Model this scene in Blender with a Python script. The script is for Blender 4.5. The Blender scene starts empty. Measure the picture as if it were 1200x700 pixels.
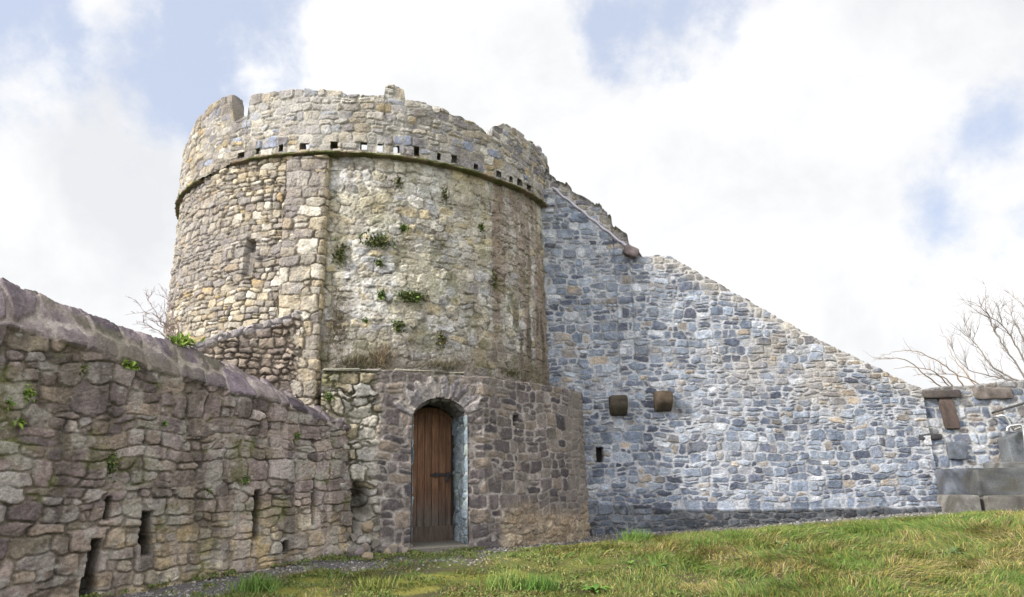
import bpy, math, random
import numpy as np
from mathutils import Matrix, Vector

S = bpy.context.scene
COL = S.collection
rad = math.radians

# ------------------------------------------------------------------ camera, sky, sun, exposure
CAM = np.array([0.0, 0.0, 1.6]); PITCH = math.atan(0.25); ROLL = rad(1.2); FPX = 800.0
_c, _s = math.cos(ROLL), math.sin(ROLL)
FWD = np.array([0, math.cos(PITCH), math.sin(PITCH)])
_U = np.array([0, -math.sin(PITCH), math.cos(PITCH)]); _X = np.array([1.0, 0, 0])
RIGHT = _c * _X - _s * _U; UP = _s * _X + _c * _U
cam = bpy.data.objects.new('camera', bpy.data.cameras.new('camera')); COL.objects.link(cam)
cam.data.sensor_width = 36; cam.data.lens = 24; cam.data.clip_start = 0.05; cam.data.clip_end = 3000
m = Matrix.Identity(4)
for i in range(3):
    m[i][0], m[i][1], m[i][2], m[i][3] = RIGHT[i], UP[i], -FWD[i], CAM[i]
cam.matrix_world = m
S.camera = cam

SUN_DIR = Vector((-0.76, -0.42, 0.52)).normalized()          # towards the sun
sun = bpy.data.objects.new('sun', bpy.data.lights.new('sun', 'SUN')); COL.objects.link(sun)
sun.data.energy = 2.7; sun.data.angle = rad(4); sun.data.color = (1.0, 0.94, 0.85)
sun.rotation_euler = SUN_DIR.to_track_quat('Z', 'Y').to_euler()

S.view_settings.view_transform = 'Standard'; S.view_settings.look = 'None'
S.view_settings.exposure = 1.25; S.view_settings.gamma = 1.0

W = bpy.data.worlds.new('World'); S.world = W; W.use_nodes = True
wt = W.node_tree; wt.nodes.clear()
def wn(t, **k):
    n = wt.nodes.new(t)
    for a, b in k.items(): setattr(n, a, b)
    return n
def wl(a, b): wt.links.new(a, b)
sky = wn('ShaderNodeTexSky', sky_type='NISHITA', sun_disc=False)
sky.sun_elevation = math.asin(SUN_DIR.z); sky.sun_rotation = math.atan2(SUN_DIR.x, SUN_DIR.y) % (2 * math.pi)
sky.air_density = 1.0; sky.dust_density = 2.0; sky.ozone_density = 1.5
bg = wn('ShaderNodeBackground'); bg.inputs['Strength'].default_value = 0.085
wo = wn('ShaderNodeOutputWorld')
tc = wn('ShaderNodeTexCoord')
def wmath(op, a, b=None, c=None):
    n = wn('ShaderNodeMath', operation=op)
    for i, v in enumerate((a, b, c)):
        if v is None: continue
        if isinstance(v, (int, float)): n.inputs[i].default_value = v
        else: wl(v, n.inputs[i])
    return n.outputs[0]
def wnoise(scale, detail, rough, dist=0.0):
    n = wn('ShaderNodeTexNoise'); n.inputs['Scale'].default_value = scale; n.inputs['Detail'].default_value = detail
    n.inputs['Roughness'].default_value = rough; n.inputs['Distortion'].default_value = dist
    wl(tc.outputs['Generated'], n.inputs['Vector']); return n.outputs['Fac']
def ray(px, py):
    d = FWD + (px - 600) / FPX * RIGHT + (350 - py) / FPX * UP
    return d
def lobe(px, py, r):                                          # 1 at a direction in the sky, 0 at r pixels away
    d = ray(px, py); d = d / np.linalg.norm(d)
    n = wn('ShaderNodeVectorMath', operation='DOT_PRODUCT'); wl(tc.outputs['Generated'], n.inputs[0])
    n.inputs[1].default_value = tuple(d)
    k = wn('ShaderNodeMapRange'); k.interpolation_type = 'SMOOTHSTEP'
    k.inputs['From Min'].default_value = math.cos(math.atan(r / FPX)); k.inputs['From Max'].default_value = 1.0
    wl(n.outputs['Value'], k.inputs['Value']); return k.outputs[0]
def sumup(lst):
    a = lst[0]
    for b in lst[1:]: a = wmath('ADD', a, b)
    return a
big = wnoise(4.0, 10, 0.58, 0.12)
fine = wnoise(11.0, 9, 0.62, 0.2)
pos = sumup([wmath('MULTIPLY', lobe(*l[:3]), l[3]) for l in [
    (100, 200, 230, .75), (60, 300, 230, .5), (215, 195, 150, .4), (520, 70, 290, .85), (660, 30, 200, .35), (860, 220, 420, 1.0), (1000, 60, 300, .5),
    (700, 330, 380, .5), (1100, 380, 260, .4), (1185, 330, 180, .3), (190, 0, 90, .55), (1190, 60, 160, .3)]])
neg = sumup([wmath('MULTIPLY', lobe(*l[:3]), l[3]) for l in [
    (790, 0, 170, 1.1), (740, 80, 150, .75), (690, 140, 90, .25), (1100, 235, 160, .95), (1180, 215, 120, .45), (700, 60, 60, .3), (1120, 45, 150, .5), (900, 10, 80, .4), (1060, 300, 120, .3), (110, 45, 240, .55), (300, 60, 160, .6), (20, 60, 220, .3), (510, 10, 70, .35), (95, 345, 70, .3)]])
def facing(v, lo, hi):                                        # 0..1 by angle from a direction
    n = wn('ShaderNodeVectorMath', operation='DOT_PRODUCT'); wl(tc.outputs['Generated'], n.inputs[0]); n.inputs[1].default_value = tuple(v)
    k = wn('ShaderNodeMapRange'); k.interpolation_type = 'SMOOTHSTEP'; k.inputs['From Min'].default_value = lo; k.inputs['From Max'].default_value = hi
    wl(n.outputs['Value'], k.inputs['Value']); return k.outputs[0]
behind = facing((0.15, -1, 0.1), -0.25, 0.5)                    # unseen cloud bank behind the viewer, added bright to fill the shaded walls
glow = facing(tuple(SUN_DIR), 0.55, 1.0)                       # thin cloud round the sun, out of view, brightness added as fill
dens = sumup([wmath('MULTIPLY', wmath('SUBTRACT', big, .5), 3.0), wmath('MULTIPLY', wmath('SUBTRACT', fine, .5), 1.3), pos, wmath('MULTIPLY', neg, -1.0), wmath('MULTIPLY', behind, 1.0)])
cm = wn('ShaderNodeMapRange'); cm.interpolation_type = 'SMOOTHSTEP'
cm.inputs['From Min'].default_value = -0.34; cm.inputs['From Max'].default_value = 0.40; wl(dens, cm.inputs['Value'])
cs = wn('ShaderNodeMapRange'); cs.inputs['From Min'].default_value = 0.32; cs.inputs['From Max'].default_value = 0.62   # grey modelling of the clouds
wl(wnoise(4.4, 10, 0.58, 0.2), cs.inputs['Value'])
ccol = wn('ShaderNodeMix', data_type='RGBA'); ccol.inputs[6].default_value = (4.2, 4.27, 4.42, 1); ccol.inputs[7].default_value = (5.4, 5.4, 5.4, 1)
wl(cs.outputs[0], ccol.inputs[0])
cb = wn('ShaderNodeVectorMath', operation='SCALE'); wl(ccol.outputs[2], cb.inputs[0])
wl(sumup([wmath('MULTIPLY', behind, 1.25), wmath('MULTIPLY', glow, 2.5), wmath('ADD', 1.0, 0.0)]), cb.inputs['Scale'])
haze_mix = wn('ShaderNodeMix', data_type='RGBA'); haze_mix.inputs[0].default_value = 0.82; haze_mix.inputs[7].default_value = (3.35, 3.72, 4.6, 1)
wl(sky.outputs[0], haze_mix.inputs[6])                         # thin high veil over the blue
mx = wn('ShaderNodeMix', data_type='RGBA')
wl(cm.outputs[0], mx.inputs[0]); wl(haze_mix.outputs[2], mx.inputs[6]); wl(cb.outputs[0], mx.inputs[7])
wl(mx.outputs[2], bg.inputs['Color']); wl(bg.outputs[0], wo.inputs['Surface'])

# ------------------------------------------------------------------ small maths
def at_y(px, py, y):
    d = ray(px, py); return CAM + d * (y / d[1])
def at_plane(px, py, p0, n):
    d = ray(px, py); n = np.asarray(n, float); return CAM + d * (((np.asarray(p0) - CAM) @ n) / (d @ n))
TC = np.array([-3.34, 15.85]); TR = 4.33
def on_cyl(px, py, R=TR):
    d = ray(px, py); o = CAM[:2] - TC
    a = d[0] ** 2 + d[1] ** 2; b = 2 * (o @ d[:2]); c = o @ o - R * R
    D = b * b - 4 * a * c
    t = (-b - math.sqrt(max(D, 0))) / (2 * a)
    p = CAM + d * t
    return math.atan2(p[0] - TC[0], -(p[1] - TC[1])), p[2]
def hsh(ix, iy, seed):
    n = (ix.astype(np.int64) * 374761393 + iy.astype(np.int64) * 668265263 + seed * 982451653) & 0x7fffffff
    n = ((n ^ (n >> 13)) * 1274126177) & 0x7fffffff
    return ((n ^ (n >> 16)) & 0xffffff) / float(0xffffff)
def vn(x, y, seed=0):
    x = np.asarray(x, float); y = np.asarray(y, float)
    ix = np.floor(x); iy = np.floor(y); fx = x - ix; fy = y - iy
    fx = fx * fx * (3 - 2 * fx); fy = fy * fy * (3 - 2 * fy)
    a = hsh(ix, iy, seed); b = hsh(ix + 1, iy, seed); c = hsh(ix, iy + 1, seed); d = hsh(ix + 1, iy + 1, seed)
    return (a + (b - a) * fx) * (1 - fy) + (c + (d - c) * fx) * fy
def fbm(x, y, seed=0, oct=4, gain=.5):
    t = 0; a = 1; n = 0
    for o in range(oct):
        t = t + a * vn(x * 2 ** o + 17.3 * o, y * 2 ** o - 9.1 * o, seed + o * 7); n += a; a *= gain
    return t / n
def sst(a, b, x):
    t = np.clip((x - a) / (b - a), 0, 1); return t * t * (3 - 2 * t)
def mix3(c, d, f): return c + (np.asarray(d) - c) * np.asarray(f)[..., None]

# ------------------------------------------------------------------ mesh helpers
def link(name, me, mat=None, parent=None, smooth=True):
    o = bpy.data.objects.new(name, me); COL.objects.link(o)
    if mat: me.materials.append(mat)
    if parent: o.parent = parent
    if smooth and len(me.polygons): me.polygons.foreach_set('use_smooth', [True] * len(me.polygons))
    return o
def np_mesh(name, V, faces, cols=None):
    """V (n,3); faces: list of int arrays, each (k, c) with c corners; cols (n,3)"""
    me = bpy.data.meshes.new(name)
    V = np.ascontiguousarray(V, np.float32)
    me.vertices.add(len(V)); me.vertices.foreach_set('co', V.ravel())
    faces = [np.asarray(f) for f in faces if len(f)]
    li = np.concatenate([f.ravel() for f in faces]).astype(np.int32)
    tot = np.concatenate([np.full(len(f), f.shape[1]) for f in faces])
    st = np.concatenate([[0], np.cumsum(tot)[:-1]]).astype(np.int32)
    me.loops.add(len(li)); me.loops.foreach_set('vertex_index', li)
    me.polygons.add(len(tot)); me.polygons.foreach_set('loop_start', st)
    if cols is not None:
        at = me.color_attributes.new('stone_colour', 'FLOAT_COLOR', 'POINT')
        C = np.ones((len(V), 4), np.float32); C[:, :3] = np.clip(cols, 0.003, 0.95)
        at.data.foreach_set('color', C.ravel())
    me.update(calc_edges=True); me.validate()
    return me
def grid_faces(n, m, keep=None, wrap=False):
    idx = np.arange(n * m).reshape(n, m)
    if wrap: idx = np.vstack([idx, idx[:1]])
    f = np.stack([idx[:-1, :-1], idx[1:, :-1], idx[1:, 1:], idx[:-1, 1:]], -1)
    if keep is not None: return f[keep]
    return f.reshape(-1, 4)
class MB:                                                      # hand-built shapes gathered into one mesh
    def __init__(s): s.v = []; s.f = []; s.c = []
    def add(s, verts, faces, col=(1, 1, 1)):
        b = len(s.v); s.v += [tuple(map(float, p)) for p in verts]; s.f += [tuple(b + i for i in f) for f in faces]
        s.c += [tuple(col)] * len(verts)
    def box(s, c, e, ax=(1, 0, 0), ay=(0, 1, 0), az=(0, 0, 1), col=(1, 1, 1), bev=0.01, jit=0, rng=random):
        c = np.array(c, float); A = [np.array(a, float) for a in (ax, ay, az)]
        e = np.array(e, float) / 2; b = min(bev, min(e) * .8)
        pts = []; 
        for sx in (-1, 1):
            for sy in (-1, 1):
                for sz in (-1, 1):
                    j = np.array([rng.uniform(-jit, jit) for _ in range(3)])
                    for k in range(3):
                        q = np.array([sx, sy, sz]) * e + j
                        for i in range(3):
                            if i != k: q[i] -= (sx, sy, sz)[i] * b
                        pts.append(c + sum(A[i] * q[i] for i in range(3)))
        def V(sx, sy, sz, k): return ((sx > 0) * 4 + (sy > 0) * 2 + (sz > 0)) * 3 + k
        F = []
        for k in range(3):
            i, j = [(1, 2), (2, 0), (0, 1)][k]
            for sg in (-1, 1):
                q = []
                for (a, bb) in ((-1, -1), (1, -1), (1, 1), (-1, 1)):
                    t = [0, 0, 0]; t[k] = sg; t[i] = a; t[j] = bb; q.append(V(*t, k))
                F.append(q if sg > 0 else q[::-1])
        for k in range(3):
            i, j = [(1, 2), (2, 0), (0, 1)][k]
            for a in (-1, 1):
                for bb in (-1, 1):
                    t0 = [0, 0, 0]; t1 = [0, 0, 0]; t0[k] = -1; t1[k] = 1
                    t0[i] = t1[i] = a; t0[j] = t1[j] = bb
                    q = [V(*t0, i), V(*t1, i), V(*t1, j), V(*t0, j)]
                    F.append(q if a * bb > 0 else q[::-1])
        for sx in (-1, 1):
            for sy in (-1, 1):
                for sz in (-1, 1):
                    q = [V(sx, sy, sz, k) for k in range(3)]
                    F.append(q if sx * sy * sz > 0 else q[::-1])
        s.add(pts, F, col)
    def tube(s, pts, rads, n=6, col=(1, 1, 1), cap=True):
        pts = [np.array(p, float) for p in pts]
        if isinstance(rads, (int, float)): rads = [rads] * len(pts)
        V = []; ref = None
        for i, p in enumerate(pts):
            d = pts[min(i + 1, len(pts) - 1)] - pts[max(i - 1, 0)]; d = d / (np.linalg.norm(d) + 1e-9)
            if ref is None: ref = np.array([0, 0, 1.0]) if abs(d[2]) < .9 else np.array([1.0, 0, 0])
            a = np.cross(d, ref); a /= np.linalg.norm(a) + 1e-9; b = np.cross(d, a); ref = np.cross(a, d)
            for k in range(n):
                t = 2 * math.pi * k / n; V.append(p + rads[i] * (math.cos(t) * a + math.sin(t) * b))
        F = []
        for i in range(len(pts) - 1):
            for k in range(n):
                F.append((i * n + k, i * n + (k + 1) % n, (i + 1) * n + (k + 1) % n, (i + 1) * n + k))
        if cap: F.append(tuple(range(n))[::-1]); F.append(tuple((len(pts) - 1) * n + k for k in range(n)))
        s.add(V, F, col)
    def build(s, name, mat, parent=None, smooth=False):
        me = bpy.data.meshes.new(name); me.from_pydata(s.v, [], s.f); me.update()
        at = me.color_attributes.new('stone_colour', 'FLOAT_COLOR', 'POINT')
        C = np.ones((len(s.v), 4), np.float32); C[:, :3] = np.array(s.c); at.data.foreach_set('color', C.ravel())
        return link(name, me, mat, parent, smooth)
def rough_box(name, c, e, ax=(1, 0, 0), ay=(0, 1, 0), az=(0, 0, 1), col=(.2, .2, .2), amp=.02, seed=1, n=9, stain=.35, pw=9.0, fn=None):
    """a worn squared stone: rounded arrises, hollows and stains"""
    V = []; F = []; b = 0; t = np.linspace(-1, 1, n); A, B = np.meshgrid(t, t, indexing='ij')
    for k in range(3):
        for sg in (-1, 1):
            P_ = np.zeros((n, n, 3)); P_[..., k] = sg; P_[..., (k + 1) % 3] = A; P_[..., (k + 2) % 3] = B
            f = np.arange(n * n).reshape(n, n) + b; f = np.stack([f[:-1, :-1], f[1:, :-1], f[1:, 1:], f[:-1, 1:]], -1).reshape(-1, 4)
            V.append(P_.reshape(-1, 3)); F.append(f if sg > 0 else f[:, ::-1]); b += n * n
    V = np.concatenate(V); nr = (np.abs(V) ** pw).sum(1, keepdims=True) ** (1 / pw); V = V / nr
    q = V * np.array(e) / 2
    if fn: q = fn(q)
    d = fbm(q[:, 0] * 6 + q[:, 2] * 5 + seed, q[:, 1] * 6 - q[:, 2] * 4, seed, 5, .6) - .5
    u_ = q / (np.linalg.norm(q, axis=1)[:, None] + 1e-6); q = q + u_ * d[:, None] * amp * 2
    co = np.asarray(c) + q[:, :1] * np.array(ax) + q[:, 1:2] * np.array(ay) + q[:, 2:] * np.array(az)
    m_ = fbm(q[:, 0] * 9 + seed, q[:, 2] * 5 + q[:, 1] * 7, seed + 3, 5, .6)
    cc = np.array(col) * (1 + (m_ - .5)[:, None] * 2.4 * stain * 2)
    cc = mix3(cc, [.07, .062, .045], .5 * sst(.55, .7, fbm(q[:, 0] * 5, q[:, 2] * 8 + q[:, 1] * 6, seed + 9, 4)))
    return link(name, np_mesh(name, co, F, cc), M_CONC if name in ('block', 'step', 'landing') else M_ROCK)
def tag(o, label=None, cat=None, group=None, kind=None):
    if label: o['label'] = label
    if cat: o['category'] = cat
    if group: o['group'] = group
    if kind: o['kind'] = kind
    return o
def empty(name, loc, label, cat, group=None):
    o = bpy.data.objects.new(name, None); COL.objects.link(o); o.location = loc
    o.empty_display_size = .3
    return tag(o, label, cat, group)
def child(o, root):                                            # keeps world coordinates already in the mesh
    o.parent = root; o.matrix_parent_inverse = Matrix.Translation(-Vector(root.location))
    return o

# ------------------------------------------------------------------ materials
def mat_attr(name, rough=.9, bumps=((55, .5, .012), (190, .35, .006)), mott=.35, spec=.3, lichen=0.0, stretch=None, tint2=None):
    M = bpy.data.materials.new(name); M.use_nodes = True; t = M.node_tree; N = t.nodes; L = t.links
    b = N['Principled BSDF']; b.inputs['Roughness'].default_value = rough; b.inputs['Specular IOR Level'].default_value = spec
    a = N.new('ShaderNodeAttribute'); a.attribute_name = 'stone_colour'
    g = N.new('ShaderNodeTexCoord')
    vec = g.outputs['Object']
    if stretch:
        mp = N.new('ShaderNodeMapping'); mp.inputs['Scale'].default_value = stretch; L.new(vec, mp.inputs['Vector']); vec = mp.outputs[0]
    def noise(sc, det, ro):
        n = N.new('ShaderNodeTexNoise'); n.inputs['Scale'].default_value = sc; n.inputs['Detail'].default_value = det; n.inputs['Roughness'].default_value = ro
        L.new(vec, n.inputs['Vector']); return n.outputs['Fac']
    n1 = noise(28, 8, .68)
    mr = N.new('ShaderNodeMapRange'); mr.inputs['From Min'].default_value = .25; mr.inputs['From Max'].default_value = .75
    mr.inputs['To Min'].default_value = 1 - mott; mr.inputs['To Max'].default_value = 1 + mott; L.new(n1, mr.inputs['Value'])
    mul = N.new('ShaderNodeVectorMath'); mul.operation = 'SCALE'; L.new(a.outputs['Color'], mul.inputs[0]); L.new(mr.outputs[0], mul.inputs['Scale'])
    n3 = noise(95, 6, .7); m3 = N.new('ShaderNodeMapRange'); m3.inputs['From Min'].default_value = .3; m3.inputs['From Max'].default_value = .7
    m3.inputs['To Min'].default_value = 1 - mott * .9; m3.inputs['To Max'].default_value = 1 + mott * .8; L.new(n3, m3.inputs['Value'])
    mu2 = N.new('ShaderNodeVectorMath'); mu2.operation = 'SCALE'; L.new(mul.outputs[0], mu2.inputs[0]); L.new(m3.outputs[0], mu2.inputs['Scale'])
    colr = mu2.outputs[0]
    if lichen:
        n2 = noise(16, 6, .7); r2 = N.new('ShaderNodeMapRange'); r2.inputs['From Min'].default_value = .60; r2.inputs['From Max'].default_value = .70
        r2.inputs['To Max'].default_value = lichen; L.new(n2, r2.inputs['Value'])
        mx = N.new('ShaderNodeMix'); mx.data_type = 'RGBA'; mx.inputs[7].default_value = (.52, .52, .49, 1)
        L.new(r2.outputs[0], mx.inputs[0]); L.new(colr, mx.inputs[6]); colr = mx.outputs[2]
    L.new(colr, b.inputs['Base Color'])
    prev = None
    for sc, st, dist in bumps:
        bp = N.new('ShaderNodeBump'); bp.inputs['Strength'].default_value = st; bp.inputs['Distance'].default_value = dist
        L.new(noise(sc, 7, .65), bp.inputs['Height'])
        if prev: L.new(prev, bp.inputs['Normal'])
        prev = bp.outputs[0]
    if prev: L.new(prev, b.inputs['Normal'])
    return M
M_STONE = mat_attr('rubble_stone_and_mortar', .9, ((34, .9, .03), (120, .7, .012)), .38, .25, lichen=.35)
M_LIME = mat_attr('lime_washed_rubble', .92, ((30, .9, .03), (110, .7, .014)), .42, .2, lichen=.55)
M_ROCK = mat_attr('loose_rock', .9, ((40, .8, .02), (140, .6, .008)), .35, .25)
M_WOOD = mat_attr('weathered_door_wood', .78, ((30, .8, .008), (120, .6, .004)), .5, .35, stretch=(1, 1, .07))
M_IRON = mat_attr('black_iron', .6, ((80, .4, .003),), .2, .4)
M_CONC = mat_attr('weathered_concrete', .9, ((25, .3, .01), (160, .4, .004)), .22, .2)
M_BARK = mat_attr('bark', .9, ((60, .5, .006),), .3, .2)
M_SOIL = mat_attr('soil_and_moss', .95, ((45, .9, .03), (160, .7, .012)), .45, .1)
M_LEAF = mat_attr('leaf', .6, (), .25, .3)
lb = M_LEAF.node_tree.nodes['Principled BSDF']
lb.inputs['Subsurface Weight'].default_value = 0.0
M_STEEL = bpy.data.materials.new('galvanised_steel'); M_STEEL.use_nodes = True
_b = M_STEEL.node_tree.nodes['Principled BSDF']; _b.inputs['Metallic'].default_value = .9; _b.inputs['Roughness'].default_value = .42
_n = M_STEEL.node_tree.nodes.new('ShaderNodeTexNoise'); _n.inputs['Scale'].default_value = 40
_r = M_STEEL.node_tree.nodes.new('ShaderNodeMapRange'); _r.inputs['To Min'].default_value = .4; _r.inputs['To Max'].default_value = .6
M_STEEL.node_tree.links.new(_n.outputs['Fac'], _r.inputs['Value']); M_STEEL.node_tree.links.new(_r.outputs[0], _b.inputs['Base Color'])

# ------------------------------------------------------------------ rubble masonry: which stone, how far from its joint, how high
class Stones:
    def __init__(s, u0, u1, v0, v1, h, asp=(.9, 2.3), hv=(.55, 1.5), split=.28, seed=1, jit=.12, warp=.5, bins=None):
        r = np.random.RandomState(seed); L = []
        s.h = h; s.seed = seed; s.warp = warp
        v = v0 - h
        while v < v1 + h:
            hh = h * r.uniform(*hv); u = u0 - h * r.uniform(0, 2)
            while u < u1 + 2 * h:
                w = h * r.uniform(*asp) * (1 if r.rand() > .15 else .5)
                k = r.rand()
                if k < split and hh > .7 * h:
                    f = r.uniform(.35, .65); cut = r.rand() < .3
                    if cut:
                        L.append((u + w / 4, v + hh * f / 2, w / 4, hh * f / 2)); L.append((u + w * .75, v + hh * f / 2, w / 4, hh * f / 2))
                    else: L.append((u + w / 2, v + hh * f / 2, w / 2, hh * f / 2))
                    L.append((u + w / 2, v + hh * (f + 1) / 2, w / 2, hh * (1 - f) / 2))
                elif k > .9: L.append((u + w / 2, v + hh * r.uniform(.5, .75), w / 2 * 1.15, hh / 2 * 1.3))
                else: L.append((u + w / 2, v + hh / 2, w / 2, hh / 2))
                u += w
            v += hh
        L = np.array(L, np.float32); n = len(L)
        L[:, 0] += r.uniform(-jit, jit, n) * h; L[:, 1] += r.uniform(-jit, jit, n) * h
        L[:, 2:] *= r.uniform(.85, 1.15, (n, 2))
        s.c = L; s.n = n; s.r = r.rand(n, 8).astype(np.float32)
        s.b = bins or h * .55; s.u0 = u0 - 2 * h; s.v0 = v0 - 2 * h
        s.nu = int((u1 - u0 + 4 * h) / s.b) + 2; s.nv = int((v1 - v0 + 4 * h) / s.b) + 2
        s.K = 12
        bu = s.u0 + (np.arange(s.nu) + .5) * s.b; bv = s.v0 + (np.arange(s.nv) + .5) * s.b
        s.tab = np.zeros((s.nu, s.nv, s.K), np.int32)
        for j in range(s.nv):                                   # nearest stones of every bin
            sel = np.where(np.abs(L[:, 1] - bv[j]) < 3.2 * h)[0]
            A = np.abs(bu[:, None] - L[None, sel, 0]) / L[None, sel, 2]; B = np.abs(bv[j] - L[None, sel, 1]) / L[None, sel, 3]
            D = np.maximum(A, B) + .3 * (A + B)
            k = min(s.K, len(sel))
            s.tab[:, j, :k] = sel[np.argpartition(D, k - 1, 1)[:, :k]]
            if k < s.K: s.tab[:, j, k:] = s.tab[:, j, :1]
    def ev(s, u, v):
        sh = u.shape; u = u.ravel(); v = v.ravel(); h = s.h; q = s.warp
        a = 1.4 / h
        uu = u + q * h * .35 * (fbm(u * a, v * a, s.seed + 11, 3) - .5) * 2
        vv = v + q * h * .30 * (fbm(u * a + 40, v * a, s.seed + 12, 3) - .5) * 2 + q * h * .9 * (vn(u * .35 / h + 9, v * .22 / h, s.seed + 13) - .5)
        F1 = np.empty(len(u), np.float32); F2 = F1.copy(); I = np.empty(len(u), np.int32); DU = F1.copy(); DV = F1.copy(); R2 = F1.copy()
        for o in range(0, len(u), 200000):
            e = slice(o, o + 200000)
            bi = np.clip(((uu[e] - s.u0) / s.b).astype(int), 0, s.nu - 1); bj = np.clip(((vv[e] - s.v0) / s.b).astype(int), 0, s.nv - 1)
            c = s.tab[bi, bj]; g = s.c[c]
            A = np.abs(uu[e, None] - g[..., 0]) / g[..., 2]; B = np.abs(vv[e, None] - g[..., 1]) / g[..., 3]
            D = (A ** 3.5 + B ** 3.5) ** (1 / 3.5)
            i1 = D.argmin(1); ar = np.arange(len(i1)); d1 = D[ar, i1]
            k1 = c[ar, i1]; D = np.where(c == k1[:, None], 1e9, D); i2 = D.argmin(1); d2 = D[ar, i2]
            F1[e] = d1; F2[e] = d2; I[e] = k1
            gg = g[ar, i1]; DU[e] = uu[e] - gg[:, 0]; DV[e] = vv[e] - gg[:, 1]
            g2 = g[ar, i2]
            R2[e] = (d2 - d1) / (1 / np.minimum(gg[:, 2], gg[:, 3] * 1.5) + 1 / np.minimum(g2[:, 2], g2[:, 3] * 1.5))
        rs = lambda x: x.reshape(sh)
        return dict(i=rs(I), f=rs(F1), e=rs(R2), du=rs(DU), dv=rs(DV), u=u.reshape(sh), v=v.reshape(sh))
def relief(st, q, mw=.02, md=.03, amp=.03, tilt=.12, dome=.02, rough=.02, ns=9.0):
    r = st.r[q['i']]; u, v = q['u'], q['v']
    e = q['e'] + (fbm(u * 14, v * 14, st.seed + 3, 2) - .5) * mw * 1.3
    s = sst(mw * .45, mw * 1.35, e)
    md = md * (.25 + 1.1 * vn(u * 5.3, v * 5.3, st.seed + 2))
    hgt = s * (md + amp * (r[..., 0] - .35) + tilt * ((r[..., 1] - .5) * q['du'] + (r[..., 2] - .5) * q['dv'])
               + dome * (1 - np.clip(q['f'], 0, 1) ** 2.5))
    rdg = np.abs(fbm(u * ns * .8 + r[..., 6] * 9, v * ns * 1.1 + r[..., 7] * 9, st.seed + 8, 3) - .5)
    hgt = hgt - s * rough * .35 * (.06 - rdg).clip(0) / .06
    hgt = hgt + (fbm(u * ns, v * ns, st.seed + 5, 5, .6) - .5) * rough * (0.4 + .6 * s) + (fbm(u * ns * 4, v * ns * 4, st.seed + 6, 3) - .5) * rough * .6
    return hgt, s
def paint(st, q, s, pal, mortar, var=.18, mvar=.12, void_shade=0):
    """each stone its own rock colour from a palette, mottled; mortar between"""
    cols = np.array([p[0] for p in pal]); w = np.cumsum([p[1] for p in pal]); w = w / w[-1]
    pick = np.searchsorted(w, st.r[:, 3]); base = cols[np.minimum(pick, len(pal) - 1)]
    base = base * (1 + (st.r[:, 4:5] - .5) * 2 * var)
    alt = cols[np.minimum(np.searchsorted(w, st.r[:, 5]), len(pal) - 1)]
    u, v = q['u'], q['v']
    c = base[q['i']]
    c = mix3(c, alt[q['i']], .55 * sst(.5, .68, fbm(u * 6, v * 6, st.seed + 21, 4)))
    c = c * (1 + (fbm(u * 11, v * 11, st.seed + 22, 4) - .5) * .9)[..., None]
    mo = np.array(mortar) * (1 + (fbm(u * 7, v * 7, st.seed + 23, 4) - .5) * 2 * mvar * 2)[..., None]
    if void_shade:                                                    # joints where the mortar has fallen out, their shadow put into the colour
        mo = mix3(mo, [.05, .042, .034], void_shade * sst(.48, .62, fbm(u * 4.5, v * 4.5, st.seed + 24, 3)))
    return mix3(mo, c, s)

# ------------------------------------------------------------------ ground
LB = np.array([-2.60, 10.80]); LDIR = np.array([.605, .796]); LNRM = np.array([.796, -.605])   # left wall: end, direction, face normal
K = np.array([-.52, 11.5]); FD = np.array([.940, .342]); FN = np.array([.342, -.940])       # forebuilding: corner, front direction, normal
WY = 14.5                                                                                     # face of the tall right wall
RCURVE = np.array([[-.52, 11.5], [-.02, 12.20], [.55, 12.95], [1.06, 13.72], [1.46, 14.6]])
def gz(x, y):
    x = np.asarray(x, float); y = np.asarray(y, float)
    yy = np.clip(y, -30, 60)
    z = np.where(yy < 10.5, .04 * yy, .42 - .03 * (np.minimum(yy, 16) - 10.5))
    z = z + .047 * np.clip(x - 1, 0, 9) * sst(5, 13, yy) + .03 * sst(.5, 3.5, x) * sst(9.0, 11.5, yy) * (1 - sst(12.9, 14.2, yy))
    z = z - .12 * sst(.2, 2.0, x) * sst(10.5, 12, yy) * (1 - .6 * sst(13.6, 14.4, yy))
    z = z + .05 * (fbm(x * .9, y * .9, 91, 3) - .5) + .02 * (fbm(x * 4, y * 4, 92, 2) - .5)
    return z
def d_left(x, y):  return (x - LB[0]) * LNRM[0] + (y - LB[1]) * LNRM[1]
def d_fore(x, y):                                              # distance to the right side of the forebuilding
    best = np.full(np.shape(x), 1e9)
    for a, b in zip(RCURVE[:-1], RCURVE[1:]):
        ab = b - a; t = np.clip(((x - a[0]) * ab[0] + (y - a[1]) * ab[1]) / (ab @ ab), 0, 1)
        best = np.minimum(best, np.hypot(x - a[0] - t * ab[0], y - a[1] - t * ab[1]))
    return best
def gravelness(x, y):
    n = fbm(x * 1.3, y * 1.3, 77, 3) - .5
    a = 1 - sst(.55, 1.15, d_left(x, y) - .15 + 1.0 * n)
    b = 1 - sst(.55, 1.1, d_fore(x, y) + .6 * n)
    c = (1 - sst(.75, 1.25, WY - y + .5 * n)) * sst(.5, 2, x)
    front = -(y - (K[1] + (x - K[0]) * .364)); inx = sst(-3.5, -2.8, x) * (1 - sst(-.6, .1, x))
    d = .75 * (1 - sst(.8, 2.2, front + 1.8 * n)) * inx
    return np.clip(np.maximum.reduce([a, b, c, d]), 0, 1)
gx = np.concatenate([[-900, -300, -100, -40, -20], np.arange(-10, -6, .5), np.arange(-6, 10, .05), np.arange(10, 16, .5), [20, 40, 100, 300, 900]])
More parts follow.
